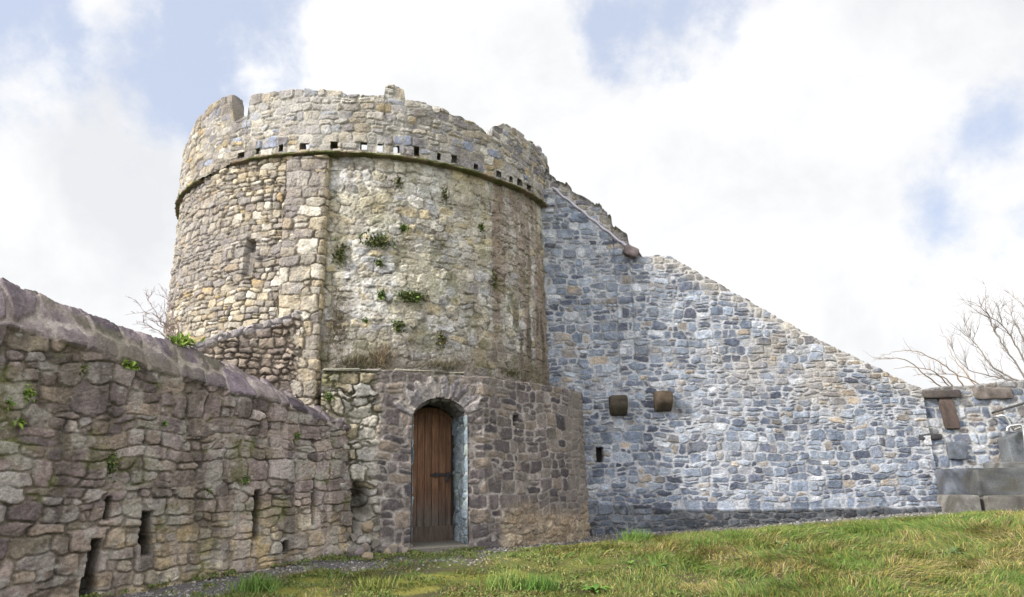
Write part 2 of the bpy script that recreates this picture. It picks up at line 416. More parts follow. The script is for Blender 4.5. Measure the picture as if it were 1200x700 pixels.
gy = np.concatenate([[-900, -200, -60, -20], np.arange(-8, 5, .5), np.arange(5, 15.2, .05), np.arange(15.2, 24, .6), [40, 100, 300, 900]])
X, Y = np.meshgrid(gx, gy, indexing='ij'); Z = gz(X, Y)
g = gravelness(X, Y)
c = np.zeros(X.shape + (3,)) + np.array([.07, .065, .032])
c = mix3(c, [.10, .115, .03], sst(.4, .6, fbm(X * 2, Y * 2, 61, 4)))
c = mix3(c, [.20, .19, .045], .8 * sst(.52, .66, fbm(X * 1.6 + 5, Y * 1.6, 62, 4)) * (1 - sst(-.5, 2, X)))
c = mix3(c, [.115, .108, .105], g * sst(.3, .55, fbm(X * 5, Y * 5, 63, 3) + .25 * g))
Z = Z - .02 * g
ground = link('ground', np_mesh('ground', np.stack([X, Y, Z], -1).reshape(-1, 3), [grid_faces(*X.shape)], c.reshape(-1, 3)), M_SOIL)
tag(ground, kind='structure', label='uneven ground of soil moss and gravel around the castle', cat='ground')

# ------------------------------------------------------------------ palettes (rock albedo)
P_WARM = [((.31, .262, .19), 4), ((.36, .32, .25), 4), ((.255, .23, .195), 3), ((.22, .20, .185), 2), ((.34, .255, .145), .9), ((.43, .40, .345), 2), ((.19, .165, .15), 1.5)]
P_PARA = [((.27, .235, .185), 3), ((.22, .20, .18), 3), ((.18, .165, .165), 2), ((.29, .23, .145), 1.2), ((.37, .345, .31), 2), ((.17, .16, .18), 1), ((.20, .22, .28), .8)]
P_LIME = [((.36, .33, .26), 3), ((.44, .42, .38), 4), ((.30, .30, .31), 3), ((.38, .32, .21), 1.5), ((.22, .21, .20), 1.6), ((.31, .305, .25), 1.5)]
P_BLUE = [((.122, .146, .192), 4), ((.168, .195, .245), 4), ((.24, .268, .318), 3), ((.075, .087, .122), 2.5), ((.105, .118, .157), 2.5), ((.20, .18, .165), 1.1), ((.065, .07, .095), .9), ((.28, .235, .19), .5), ((.37, .385, .42), 1.3)]
P_MID = [((.15, .13, .125), 4), ((.115, .10, .10), 3.5), ((.19, .165, .145), 3), ((.085, .075, .08), 2), ((.24, .20, .16), 1.5), ((.30, .27, .25), .8)]
P_LEFT = [((.175, .136, .128), 4), ((.212, .17, .155), 4), ((.122, .098, .098), 3), ((.235, .185, .145), 2), ((.29, .262, .245), 1.2), ((.18, .152, .115), 1.5), ((.34, .29, .27), .8)]
P_BASEW = [((.36, .28, .165), 3), ((.30, .24, .16), 3), ((.42, .37, .28), 2), ((.22, .19, .16), 1.5)]

# ------------------------------------------------------------------ round tower
tower = empty('round_tower', (TC[0], TC[1], .3), 'round rubble stone tower with crumbling parapet and a row of square holes', 'tower')
ring = [(210, 237), (235, 217), (255, 203), (275, 188), (330, 180), (385, 178), (450, 184), (520, 196), (580, 215), (645, 243)]
RINGT = sorted(on_cyl(px, py, TR + .03) for px, py in ring)
rp = np.array([a for a, _ in RINGT]); rz = np.array([b for _, b in RINGT])
ZR = float(np.mean(rz[1:-1]))
top_px = [(217, 178), (222, 158), (232, 138), (245, 124), (258, 114), (271, 110), (273.5, 143), (281, 139), (290.5, 133), (292.5, 113), (310, 108), (340, 105), (390, 107), (425, 111), (450, 112),
          (452, 101), (462, 99), (473, 104), (475, 117), (490, 117), (515, 127), (545, 139), (563, 148), (572, 158), (576, 160), (578, 150), (590, 145), (605, 152), (618, 163), (632, 174), (641, 184)]
PT = sorted(on_cyl(px, py, TR + .03) for px, py in top_px)
pp = np.array([a for a, _ in PT]); pz = np.array([b for _, b in PT])
print('ring z', np.round(rz, 2), 'phi', np.round(np.degrees(rp)), 'top', np.round(pz, 2), np.round(np.degrees(pp)))
def ring_z(phi): return np.interp(phi, rp, rz * .35 + ZR * .65)
def par_top(phi):
    z = np.interp(phi, pp, pz, left=None, right=None)
    out = (phi < pp[0]) | (phi > pp[-1])
    z = np.where(out, ZR + 1.15 + .12 * np.sign(np.sin(phi * 11)), z)
    return z
PHI_P0, _ = on_cyl(333, 240, TR); PHI_P1, _ = on_cyl(381, 240, TR)
fine_phi = np.arange(rad(-75), rad(80), .0155 / TR)
coarse_phi = np.arange(rad(80) + .03, rad(285) - .02, .05)
phi = np.concatenate([fine_phi, coarse_phi]); n = len(phi)
phw = np.where(phi > math.pi, phi - 2 * math.pi, phi)
zz = np.concatenate([np.linspace(.0, 2.5, 8), np.arange(2.55, ZR + .32, .0155)]); zmax = ZR + .3
PH, ZZ = np.meshgrid(phw, zz, indexing='ij')
zscale = np.where(ZZ > 2.5, 2.5 + (ZZ - 2.5) * ((ring_z(PH) + .09 - 2.5) / (zz[-1] - 2.5)), ZZ)
UU = PH * TR
sw = Stones(-14.5, 14.5, -.3, 9.5, .128, (1.0, 2.4), seed=5, split=.22, warp=.6)
q = sw.ev(UU, zscale)
hw, s1 = relief(sw, q, .011, .036, .04, .24, .006, .022)
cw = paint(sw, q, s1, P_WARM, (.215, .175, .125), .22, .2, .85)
cw = mix3(cw, [.20, .185, .185], .5 * sst(.48, .66, fbm(UU * .8, zscale * .9, 31, 4)))
sl = Stones(-14.5, 14.5, -.3, 9.5, .20, (1.0, 2.2), seed=8, split=.3, warp=.9, jit=.2)
q2 = sl.ev(UU, zscale)
hl, s2 = relief(sl, q2, .014, .016, .025, .14, .003, .034, 8.0)
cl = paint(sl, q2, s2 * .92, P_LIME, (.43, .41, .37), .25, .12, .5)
wash = sst(.42, .62, fbm(UU * 1.1, zscale * 1.3, 33, 5))
cl = mix3(cl, [.50, .49, .475], .8 * wash * sst(.42, .55, fbm(UU * 7, zscale * 8, 40, 4)))
cl = mix3(cl, [.34, .30, .18], .4 * sst(.5, .66, fbm(UU * 1.3 + 8, zscale * .8, 34, 4)))
# brown run-off stains on the right-hand flank, moss and dirt low down, green algae under the string course
stn = sst(.40, .60, fbm(UU * 2.6, zscale * .35, 35, 5)) * sst(rad(32), rad(46), PH)
cl = mix3(cl, [.19, .14, .105], .85 * stn)
stn2 = sst(.49, .58, fbm(UU * 3.0 + 3, zscale * .55, 36, 5)) * sst(rad(36), rad(55), PH) * (1 - sst(4.3, 5.6, zscale))
cl = mix3(cl, [.055, .045, .032], .85 * stn2)
low = (1 - sst(3.3, 4.4, zscale + 1.4 * (fbm(UU * 1.5, zscale * 1.5, 37, 4) - .5)))
cl = mix3(cl, [.13, .105, .08], .72 * low)
cl = mix3(cl, [.12, .115, .06], .6 * sst(.57, .66, fbm(UU * 2.9, zscale * 2.6, 38, 6, .62)) * (1 - .5 * sst(5.5, 7, zscale)))
cl = mix3(cl, [.16, .135, .105], .65 * sst(.52, .62, fbm(UU * 2.7 + 31, zscale * 2.2, 39, 6, .62)) * (1 - .5 * sst(rad(-14), rad(20), PH)))
cl = mix3(cl, [.07, .06, .045], .8 * sst(.60, .65, fbm(UU * 6 + 3, zscale * 9, 45, 4)) * (1 - s2 * .6))
isr = sst(PHI_P1 - .004, PHI_P1 + .004, PH)                     # right of the pilaster the outer skin is lost
hgt = np.where(isr > .5, hl, hw); cc = np.where((isr > .5)[..., None], cl, cw)
Rb = TR - .055 - .21 * isr * (1 - .88 * sst(rad(-18), rad(14), PH)) + (.035 * (ZR - zscale) * .35) - .9 * sst(2.9, 2.5, zscale) * sst(rad(-12), rad(-4), PH) * (1 - sst(rad(50), rad(58), PH))
# small blocked window left of the pilaster
wp, wz = on_cyl(292, 302, TR); 
nich = (np.abs((PH - wp) * TR) < .10) & (np.abs(zscale - wz) < .36)
hgt = np.where(nich & (zscale > wz + .12), -.14, np.where(nich, -.03, hgt)); cc = np.where(nich[..., None], cc * .6 + np.array([.06, .055, .05]) * .4, cc)
RR = Rb + hgt
V = np.stack([TC[0] + RR * np.sin(PH), TC[1] - RR * np.cos(PH), zscale], -1)
drum = child(link('drum', np_mesh('drum', V.reshape(-1, 3), [grid_faces(*PH.shape, wrap=True)], cc.reshape(-1, 3)), M_LIME), tower)
# pilaster of squared quoins
nP = 60; ub = np.concatenate([np.zeros(16) + 0, np.linspace(0, 1, nP), np.ones(26)])
dep = np.concatenate([np.linspace(.30, 0, 16, endpoint=False), np.zeros(nP), np.linspace(.012, .55, 26)])
zp = np.arange(2.4, ZR - .01, .0155)
B, ZP = np.meshgrid(np.arange(len(ub)), zp, indexing='ij')
wdt = (PHI_P1 - PHI_P0) * TR
uP = np.concatenate([np.linspace(-.30, 0, 16, endpoint=False), np.linspace(0, wdt, nP), wdt + np.linspace(.012, .55, 26)])[B]
sp = Stones(-1, wdt + 1.2, 2, 8.5, .23, (1.0, 2.0), seed=12, split=.1, warp=.45)
q = sp.ev(uP, ZP); hp, sP = relief(sp, q, .014, .022, .03, .2, .008, .03)
cp = paint(sp, q, sP, P_WARM, (.14, .115, .085))
side = sst(wdt - .02, wdt + .05, uP)
cp = mix3(cp, [.40, .31, .17], .5 * side); 
cp = mix3(cp, [.19, .17, .17], .65 * sst(.4, .6, fbm(uP * 1.5, ZP * .9, 14, 4)) * (1 - side) * sst(4.6, 6.2, ZP))
phiP = PHI_P0 + (ub[B]) * (PHI_P1 - PHI_P0)
edge_round = .03 * (np.exp(-np.minimum(uP, wdt - uP).clip(0) / .03) * ((uP >= 0) & (uP <= wdt)))
RP = TR + .0 + .035 * (ZR - ZP) * .35 - dep[B] + hp * ((uP >= -.02) & (uP <= wdt + .02)) - edge_round
nx, ny = np.cos(PHI_P1), np.sin(PHI_P1)                        # side face looks along +phi
offs = hp * (uP > wdt + .02) 
VP = np.stack([TC[0] + RP * np.sin(phiP) + offs * nx, TC[1] - RP * np.cos(phiP) + offs * ny, ZP], -1)
pil = child(link('pilaster', np_mesh('pilaster', VP.reshape(-1, 3), [grid_faces(*B.shape)], cp.reshape(-1, 3)), M_STONE), tower)
# string course: a thin weathered projecting ledge, broken off on the left
def band(name, a0, a1, seed):
    ph = np.arange(a0, a1, .02 / TR)
    prof = np.array([(-.60, -.03), (.045, -.024), (.06, -.01), (.06, .008), (.045, .02), (-.60, .05)])
    PHb, kk = np.meshgrid(ph, np.arange(len(prof)), indexing='ij')
    r = TR + .02 + prof[kk, 0] + .05 * (fbm(PHb * 40, kk * 2.0, seed, 3) - .5) * (prof[kk, 0] > 0)
    z = ring_z(PHb) + .03 + prof[kk, 1] + .016 * (fbm(PHb * 30, kk * 3.0, seed + 1, 3) - .5)
    col = np.zeros(PHb.shape + (3,)) + np.array([.17, .13, .085])
    col = mix3(col, [.10, .105, .04], sst(.45, .6, fbm(PHb * 18, kk * .3, seed + 2, 4)))
    V = np.stack([TC[0] + r * np.sin(PHb), TC[1] - r * np.cos(PHb), z], -1)
    n_, k_ = PHb.shape; e0 = np.arange(k_)[None, ::-1]; e1 = (n_ - 1) * k_ + np.arange(k_)[None]
    return child(link(name, np_mesh(name, V.reshape(-1, 3), [grid_faces(*PHb.shape), e0, e1], col.reshape(-1, 3)), M_STONE), tower)
a_l, _ = on_cyl(237, 217, TR); a_m, _ = on_cyl(274, 189, TR)
band('string_course', rad(-78), a_l, 41); band('string_course', a_m, rad(79), 44)
# parapet with square drain holes right through it
TH = .24
holes = []
for px, py, w, h in [(284, 179, 8, 7), (303, 174, 5, 8), (330, 171, 6, 8), (357, 170, 10, 8), (392, 171, 9, 9), (426, 178, 8, 9), (446, 179, 7, 9), (464, 180, 7, 9), (488, 181, 6, 11), (514, 184, 5, 9), (532, 187, 7, 10), (557, 195, 5, 7), (583, 201, 5, 8), (598, 206, 4, 7), (608, 210, 5, 9), (619, 221, 5, 8), (540, 192, 0, 0)]:
    if w == 0: continue
    p0, z0 = on_cyl(px - w / 2, py, TR); p1, _ = on_cyl(px + w / 2, py, TR)
    zc = float(ring_z(np.array([(p0 + p1) / 2]))[0])
    holes.append(((p0 + p1) / 2, max((p1 - p0) * TR, .085), zc + .105, zc + .105 + h * .0165, px in (357, 426, 446, 464, 532, 583)))
tt = np.concatenate([np.linspace(0, 1, 84), 1 + np.linspace(.03, 1, 12), 2 + np.linspace(.02, 1, 60)])
PHp, T = np.meshgrid(phw, tt, indexing='ij')
zt = par_top(PHp) + .05 * (vn(PHp * TR / .16, np.zeros_like(PHp) + 3, 51) - .5) + .05 * (fbm(PHp * TR * 6, PHp * 0, 52, 3) - .5)
zb = ring_z(PHp) + .055
fr = np.clip(T, 0, 1); tp = np.clip(T - 1, 0, 1); bk = np.clip(T - 2, 0, 1)
zP = zb + (zt - zb) * (fr - bk)
rP = TR + .005 - TH * tp
vP = zP * (bk == 0) + tp * TH + (bk > 0) * (zt + (zt - zP) + .0)
spar = Stones(-14.5, 14.5, 6.5, 11.5, .155, (1.0, 2.3), seed=21, split=.25, warp=.6)
q = spar.ev(PHp * TR, vP); hP, sP = relief(spar, q, .013, .02, .028, .2, .004, .02)
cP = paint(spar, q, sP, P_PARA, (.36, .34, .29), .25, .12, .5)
lw = 1 - sst(rad(-42), rad(-36), PHp)
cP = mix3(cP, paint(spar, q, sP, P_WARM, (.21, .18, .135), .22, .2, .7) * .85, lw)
cP = mix3(cP, [.40, .39, .37], .4 * sst(.5, .64, fbm(PHp * TR * 1.4, vP * 1.6, 55, 4)))
cP = mix3(cP, [.15, .13, .11], .75 * sst(.40, .58, fbm(PHp * TR * .9 + 4, vP * 1.1, 56, 5)) * sst(rad(-38), rad(-30), PHp) * (1 - sst(rad(0), rad(15), PHp)))
nr = (bk == 0) * (1 - tp) - (tp > .97)
upn = np.where((tp > 0) & (bk == 0), 1.0, 0.0) * np.minimum(1, np.minimum(tp, 1 - tp) * 10)
rP = rP + hP * nr * (1 - np.clip(tp * 3, 0, 1) * (tp < .97)); zP2 = zP + hP * upn
keep = np.ones((n, len(tt) - 1), bool)
TH_sides = []
pm = (PHp + np.roll(PHp, -1, 0)) / 2
zm = zP[:, :-1] * .5 + zP[:, 1:] * .5; pm = pm[:, :-1]
seg = np.minimum(np.floor(tt[:-1]), 2)
for (hp0, hw_, z0, z1, thr) in holes:                          # most are blind, a few run right through, rising inwards
    inside = (np.abs(pm - hp0) * TR < hw_ / 2) & (((zm > z0) & (zm < z1) & (seg[None] == 0)) | ((zm > z0 + .10) & (zm < z1 + .10) & (seg[None] == 2) & thr))
    keep &= ~inside
V = np.stack([TC[0] + rP * np.sin(PHp), TC[1] - rP * np.cos(PHp), zP2], -1)
par = np_mesh('parapet', V.reshape(-1, 3), [grid_faces(n, len(tt), keep, wrap=True)], cP.reshape(-1, 3))
par_o = child(link('parapet', par, M_STONE), tower)
mb = MB()
for (hp0, hw_, z0, z1, thr) in holes:                          # linings of the holes
    d = np.array([math.sin(hp0), -math.cos(hp0), 0]); t = np.array([math.cos(hp0), math.sin(hp0), 0])
    mb = MB(); c0 = np.array([TC[0], TC[1], 0]); w2 = hw_ / 2 + .014
    qs = [(-w2, z0 - .012), (w2, z0 - .012), (w2, z1 + .012), (-w2, z1 + .012)]
    vs = [c0 + d * (TR + .0) + t * a + np.array([0, 0, b]) for a, b in qs] + [c0 + d * (TR - TH + .03 * (not thr)) + t * a + np.array([0, 0, b + .10 * thr]) for a, b in qs]
    mb.add(vs, [(k, (k + 1) % 4, 4 + (k + 1) % 4, 4 + k) for k in range(4)] + ([] if thr else [(4, 5, 6, 7)]), (.22, .20, .17))
    child(mb.build('hole_lining', M_STONE), tower)
mb = MB()
ang = np.linspace(0, 2 * math.pi, 64, endpoint=False)
mb.add([(TC[0] + (TR - .1) * math.cos(a), TC[1] + (TR - .1) * math.sin(a), ZR - .25) for a in ang], [tuple(range(64))], (.25, .24, .22))
child(mb.build('roof_deck', M_CONC), tower)

# ------------------------------------------------------------------ straight walls
def wall_sweep(name, label, cat, A, d, nrm, ts, zbot, ztop, thick, stones_fn, mat, dv=.0155, batter=0.0, cap_prof=None, parent=None, back=8, topn=None, part=None):
    """a wall: face swept up, over its top and down its back. stones_fn(u, v, z, where) -> (height, colour)"""
    A = np.asarray(A, float); n = len(ts); zt = ztop(ts); zb = zbot(ts) if callable(zbot) else np.zeros(n) + zbot
    nf = max(6, int((zt - zb).max() / dv)); nt = topn or max(4, int(thick / .02))
    tt = np.concatenate([np.linspace(0, 1, nf), 1 + np.linspace(0, 1, nt + 1)[1:], 2 + np.linspace(0, 1, back + 1)[1:]])
    Tt, T = np.meshgrid(ts, tt, indexing='ij'); ZT = zt[:, None]; ZB = zb[:, None]
    fr = np.clip(T, 0, 1); tp = np.clip(T - 1, 0, 1); bk = np.clip(T - 2, 0, 1)
    crown = cap_prof(Tt, tp) if cap_prof else 0 * tp
    z = ZB + (ZT - ZB) * (fr - bk) + crown * (bk == 0)
    dep = thick * tp
    v = np.where(bk > 0, ZT + thick + (ZT - z), z * (tp == 0) + (ZT + dep * 1.0) * (tp > 0))
    hgt, col = stones_fn(Tt, v, z, tp, bk)
    nx = np.where(bk > 0, -1.0, 1 - np.clip(tp * 2.2, 0, 1)); nz = np.where((tp > 0) & (bk == 0), np.clip(tp * 2.2, 0, 1) * (1 - sst(.9, 1, tp)), 0) + .35 * (sst(.97, 1, fr) * (tp == 0))
    bt = batter * (ZT - z)
    off = -dep + hgt * nx + bt * (bk == 0)
    V = np.stack([A[0] + d[0] * Tt + nrm[0] * off, A[1] + d[1] * Tt + nrm[1] * off, z + hgt * nz], -1)
    m_ = len(tt); caps = [np.arange(m_)[None, ::-1], ((n - 1) * m_ + np.arange(m_))[None]]
    me = np_mesh(name, V.reshape(-1, 3), [grid_faces(n, m_)] + caps, col.reshape(-1, 3))
    o = link(part or name, me, mat)
    for k in range(1, 3): me.polygons[len(me.polygons) - k].use_smooth = False
    return child(o, parent) if part else tag(o, label, cat)

# ---- tall right wall with its sloping broken top
rw_px = [(640, 200), (650, 207), (664, 212), (672, 222), (690, 231), (702, 240), (716, 252), (718, 264), (735, 276), (738, 286), (748, 292), (753, 301), (770, 299), (785, 301), (800, 309), (900, 366), (960, 399), (1020, 428), (1068, 451), (1085, 458)]
rwp = np.array([at_y(a, b, WY) for a, b in rw_px]); rx, rzv = rwp[:, 0], rwp[:, 2]
def rtop(x):
    z = np.interp(x, rx, rzv, right=rzv[-1])
    jag = (np.floor(vn(x / .17, x * 0, 71) * 3) / 3 - .4) * .16 * (1 - sst(2.7, 3.0, x))
    return z + jag + .05 * (fbm(x * 5, x * 0, 72, 3) - .5) + .025 * (np.floor(x / .26) % 2) * sst(3.2, 3.6, x) * vn(x / .26, x * 0, 73)
def px_x(px, py): return at_y(px, py, WY)[0], at_y(px, py, WY)[2]
sb = Stones(-.5, 10, -.6, 9.5, .175, (.9, 2.3), (.4, 1.35), seed=31, split=.38, warp=.6, jit=.15)
ft = [px_x(650, 222), px_x(746, 299)]
slit = px_x(703, 533)
foot = np.array([px_x(a, b) for a, b in [(690, 590), (800, 598), (930, 596), (1105, 594)]])
def rw_stones(u, v, z, tp, bk):
    q = sb.ev(u, v); h, s = relief(sb, q, .019, .014, .022, .11, .002, .016)
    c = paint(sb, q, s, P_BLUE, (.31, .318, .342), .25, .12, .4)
    c = mix3(c, [.38, .39, .42], .2 * sst(.5, .68, fbm(u * 1.5, v * 1.7, 74, 5)))
    c = mix3(c, [.30, .26, .21], .5 * sst(.52, .68, fbm(u * .9 + 3, v * .9, 75, 4)) * sst(3.5, 5.0, v + .35 * (u - 2)))
    cw_ = paint(sb, q, s, P_PARA, (.40, .38, .36))
    up = sst(-.08, .08, v - np.interp(u, [ft[0][0], ft[1][0]], [ft[0][1], ft[1][1]])) * (u < ft[1][0] + .1)
    crest = sst(-.45, -.1, v - rtop(u)) * sst(2.8, 3.2, u)
    c = mix3(c, cw_, np.maximum(.75 * up, .7 * crest))
    h = h - .10 * up * (tp == 0)
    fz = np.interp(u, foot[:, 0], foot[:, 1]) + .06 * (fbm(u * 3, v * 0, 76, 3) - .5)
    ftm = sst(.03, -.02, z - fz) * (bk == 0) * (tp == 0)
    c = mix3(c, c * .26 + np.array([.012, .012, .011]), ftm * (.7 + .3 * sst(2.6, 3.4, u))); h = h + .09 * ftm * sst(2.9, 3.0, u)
    sl_ = (np.abs(u - slit[0]) < .075) & (np.abs(v - slit[1]) < .15) & (tp == 0) & (bk == 0)
    h = np.where(sl_, -.30, h); c = np.where(sl_[..., None], np.array([.05, .045, .04]), c)
    return h, c
xs = np.concatenate([np.arange(.2, 8.62, .0155)])
rwall = empty('ruined_wall', (4.5, WY + .4, .5), 'tall blue grey rubble wall with sloping broken top right of the tower', 'wall')
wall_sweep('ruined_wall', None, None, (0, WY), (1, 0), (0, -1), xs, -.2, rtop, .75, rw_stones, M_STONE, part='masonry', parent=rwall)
mb = MB()                                                       # smooth mortar fillet along the scar of a lost roof
a = np.array([ft[0][0] - .05, WY - .012, ft[0][1] + .03]); b = np.array([ft[1][0], WY - .012, ft[1][1]])
N_ = 24; pts = [a + (b - a) * i / (N_ - 1) + np.array([0, 0, .02 * math.sin(i * 1.7) * (i > 0)]) for i in range(N_)]
mb.tube(pts, [.03 + .008 * math.sin(i * 2.3) for i in range(N_)], 7, (.36, .34, .40))
child(mb.build('mortar_fillet', M_CONC, smooth=True), rwall)
random.seed(3)
x_, z_ = px_x(739, 296); child(rough_box('kneeler_stone', (x_ + .0, WY + .0, z_), (.34, .3, .24), (.93, 0, -.36), (0, 1, 0), (.36, 0, .93), (.13, .105, .105), .03, 3, pw=4), rwall)
for px, py, cc_ in [(724, 476, (.045, .036, .028)), (776, 471, (.06, .045, .032))]:
    x_, z_ = px_x(px, py)
    def cut(q):                                                 # the lower front arris is cut back
        q = q.copy(); k = np.clip((-.02 - q[:, 2]) / .18, 0, 1) * (q[:, 1] < 0); q[:, 1] += .17 * k; q[:, 0] *= 1 - .12 * k; return q
    child(rough_box('corbel', (x_, WY - .05, z_), (.37, .46, .42), col=cc_, amp=.018, seed=px, fn=cut, stain=.5), rwall)

# ---- low wall going off to the right
lowt = np.array([at_y(a, b, WY + .05) for a, b in [(1060, 457), (1100, 454), (1140, 452), (1200, 446)]])
def ltop(x): return np.interp(x, lowt[:, 0], lowt[:, 2]) + .05 * (fbm(x * 4, x * 0, 81, 3) - .5)
sL = Stones(7, 18, -.6, 5, .19, (1.0, 2.3), (.45, 1.35), seed=34, split=.3, warp=.55)
P_LOW = P_BLUE + [((.20, .17, .15), 4), ((.13, .12, .12), 2.5)]
def lw_stones(u, v, z, tp, bk):
    q = sL.ev(u, v); h, s = relief(sL, q, .022, .012, .025, .13, .006, .025)
    c = paint(sL, q, s, P_LOW, (.34, .34, .34), .2)
    return h, mix3(c, [.17, .15, .125], .65 * np.maximum(sst(.45, .6, fbm(u * 1.4, v * 1.6, 82, 4)) * sst(2.0, 2.6, v), sst(2.95, 3.1, v)))
lwall = empty('low_wall', (10.5, WY + .4, .6), 'lower grey stone wall continuing right from the ruined wall behind the handrail', 'wall')
wall_sweep('low_wall', None, None, (0, WY + .06), (1, 0), (0, -1), np.arange(8.45, 15.5, .022), -.1, ltop, .6, lw_stones, M_STONE, dv=.02, part='masonry', parent=lwall)
mb = MB(); random.seed(5)
x_, z_ = px_x(1103, 462); child(rough_box('lintel_stone', (x_, WY + .06, z_), (.80, .26, .17), col=(.06, .05, .048), seed=14), lwall)
mb = MB(); x_, z_ = px_x(1113, 485); child(rough_box('jamb_stone', (x_, WY + .09, z_), (.31, .24, .66), (1, 0, .0), (0, 1, 0), (-.1, 0, .995), (.085, .062, .055), seed=15), lwall)
for px, py, w_, h_, cc_ in [(1090, 512, .5, .13, (.05, .05, .06)), (1123, 528, .40, .36, (.085, .095, .115)), (1165, 461, .8, .24, (.13, .11, .10))]:
    x_, z_ = px_x(px, py); child(rough_box('quoin_stone', (x_, WY + .085, z_), (w_, .22, h_), col=cc_, seed=px, amp=.03), lwall)
def slab(nm, p0, p1, y0, y1, colr, parent, jit=.004):
    a = at_y(*p0, y0); b = at_y(*p1, y0); mb = MB()
    return child(rough_box(nm, ((a[0] + b[0]) / 2, (y0 + y1) / 2, (a[2] + b[2]) / 2), (abs(b[0] - a[0]), abs(y1 - y0), abs(a[2] - b[2])), col=colr, amp=.008, seed=int(p0[0]), n=14, stain=.4, pw=26.0), parent)
plinth = empty('concrete_plinth', (9.8, 14.3, .7), 'stepped grey concrete plinth at foot of the lower wall', 'plinth')
slab('block', (1103, 550), (1142, 580), 14.25, 14.7, (.085, .092, .108), plinth); slab('block', (1143.5, 549), (1330, 580), 13.95, 14.7, (.06, .063, .064), plinth)
slab('step', (1120, 581), (1154, 614), 13.87, 14.6, (.125, .12, .112), plinth); slab('step', (1155, 581), (1330, 614), 13.85, 14.6, (.095, .09, .082), plinth)
# stair flank and handrails
stair = empty('stair_flank', (10.6, 13.9, .7), 'grey rendered flank of a stair rising towards the right edge', 'stair')
yA = 14.2; f0 = at_y(1187, 550, yA); f1 = at_y(1322, 484, yA)
def rake(q):                                                    # its top edge climbs to the right
    q = q.copy(); k = np.clip(q[:, 2] / (f1[2] - f0[2]) * 2, 0, 1); q[:, 2] += .18 * k * (q[:, 0] / .5); q[:, 0] -= .05 * q[:, 2]; return q
child(rough_box('flank', ((f0[0] + f1[0]) / 2, yA + .16, (f0[2] + f1[2]) / 2), (f1[0] - f0[0], .32, f1[2] - f0[2]), col=(.10, .108, .118), amp=.006, seed=5, n=16, stain=.3, pw=40.0, fn=rake), stair)
slab('landing', (1172, 542), (1330, 549), 14.0, 14.56, (.10, .10, .10), stair)
rail = empty('handrail', (10.5, 13.7, .7), 'bright steel handrail with bent end beside the grey stair flank', 'handrail')
def P(px, py, y): return at_y(px, py, y)
RY = 14.12
mb = MB(); mb.tube([P(1163, 489, 14.5), P(1165, 488.6, RY + .1), P(1174, 487, RY), P(1176.5, 487.5, RY), P(1179, 490, RY), P(1184, 498, RY), P(1188, 504, RY), P(1196, 501, RY), P(1215, 494, RY), P(1330, 452, RY)], .024, 8); child(mb.build('rail', M_STEEL, smooth=True), rail)
RY = 14.04
mb = MB(); mb.tube([P(1181, 508, RY), P(1180, 504, RY), P(1180.5, 501.5, RY), P(1183, 499.5, RY), P(1193, 498, RY), P(1196, 498, RY), P(1198, 501, RY), P(1200, 508, RY), P(1203, 546, RY)], .024, 8); child(mb.build('post', M_STEEL, smooth=True), rail)
mb = MB(); mb.tube([P(1163, 484, 14.5), P(1166, 482.5, 14.3), P(1175, 480, 14.28), P(1230, 464, 14.28), P(1330, 434, 14.28)], .022, 8, (.03, .03, .03)); child(mb.build('top_rail', M_IRON, smooth=True), rail)

# ---- left wall with sloping coping
LA = LB - LDIR * 8.6
def on_left(px, py, back=0.0):
    p = at_plane(px, py, (LB[0] - LNRM[0] * back, LB[1] - LNRM[1] * back, 0), (LNRM[0], LNRM[1], 0)); return (p[:2] - LA) @ LDIR, p[2]
lf = sorted(on_left(a, b) for a, b in [(0, 378), (50, 393), (100, 408), (200, 438), (300, 464), (360, 482), (392, 500)])
lr = sorted(on_left(a, b, .40) for a, b in [(0, 330), (50, 350), (100, 368), (150, 386), (200, 404), (250, 423), (300, 446), (365, 481)])
lft, lfz = np.array(lf).T; lrt, lrz = np.array(lr).T
print('left face top', np.round(lf, 2).tolist(), 'ridge', np.round(lr, 2).tolist())
def left_top(t): return np.interp(t, lft, lfz) + .05 * (fbm(t * 3, t * 0, 101, 3) - .5)
def left_crown(Tt, tp):
    rise = np.interp(Tt, lrt, lrz) - np.interp(Tt, lft, lfz)
    return rise * np.where(tp < .62, np.sin(np.clip(tp / .62, 0, 1) * math.pi / 2) ** .9, 1 - .5 * sst(.62, 1, tp)) + .03 * (fbm(Tt * 5, tp * 3, 102, 3) - .5) * (tp > 0) * (tp < 1)
sLf = Stones(-.5, 10, -.8, 5.5, .215, (.85, 1.9), (.5, 1.5), seed=61, split=.3, warp=.45, jit=.14)
sLc = Stones(-.5, 10, 1, 6.5, .30, (.7, 1.4), (.9, 1.3), seed=63, split=.05, warp=.6)
lholes = [(on_left(168, 618), .055, .17), (on_left(168, 640), .05, .10), (on_left(106, 655), .05, .2), (on_left(100, 690), .07, .12), (on_left(297, 604), .05, .30), (on_left(123, 596), .03, .12), (on_left(365, 588), .02, .3), (on_left(330, 640), .04, .07)]
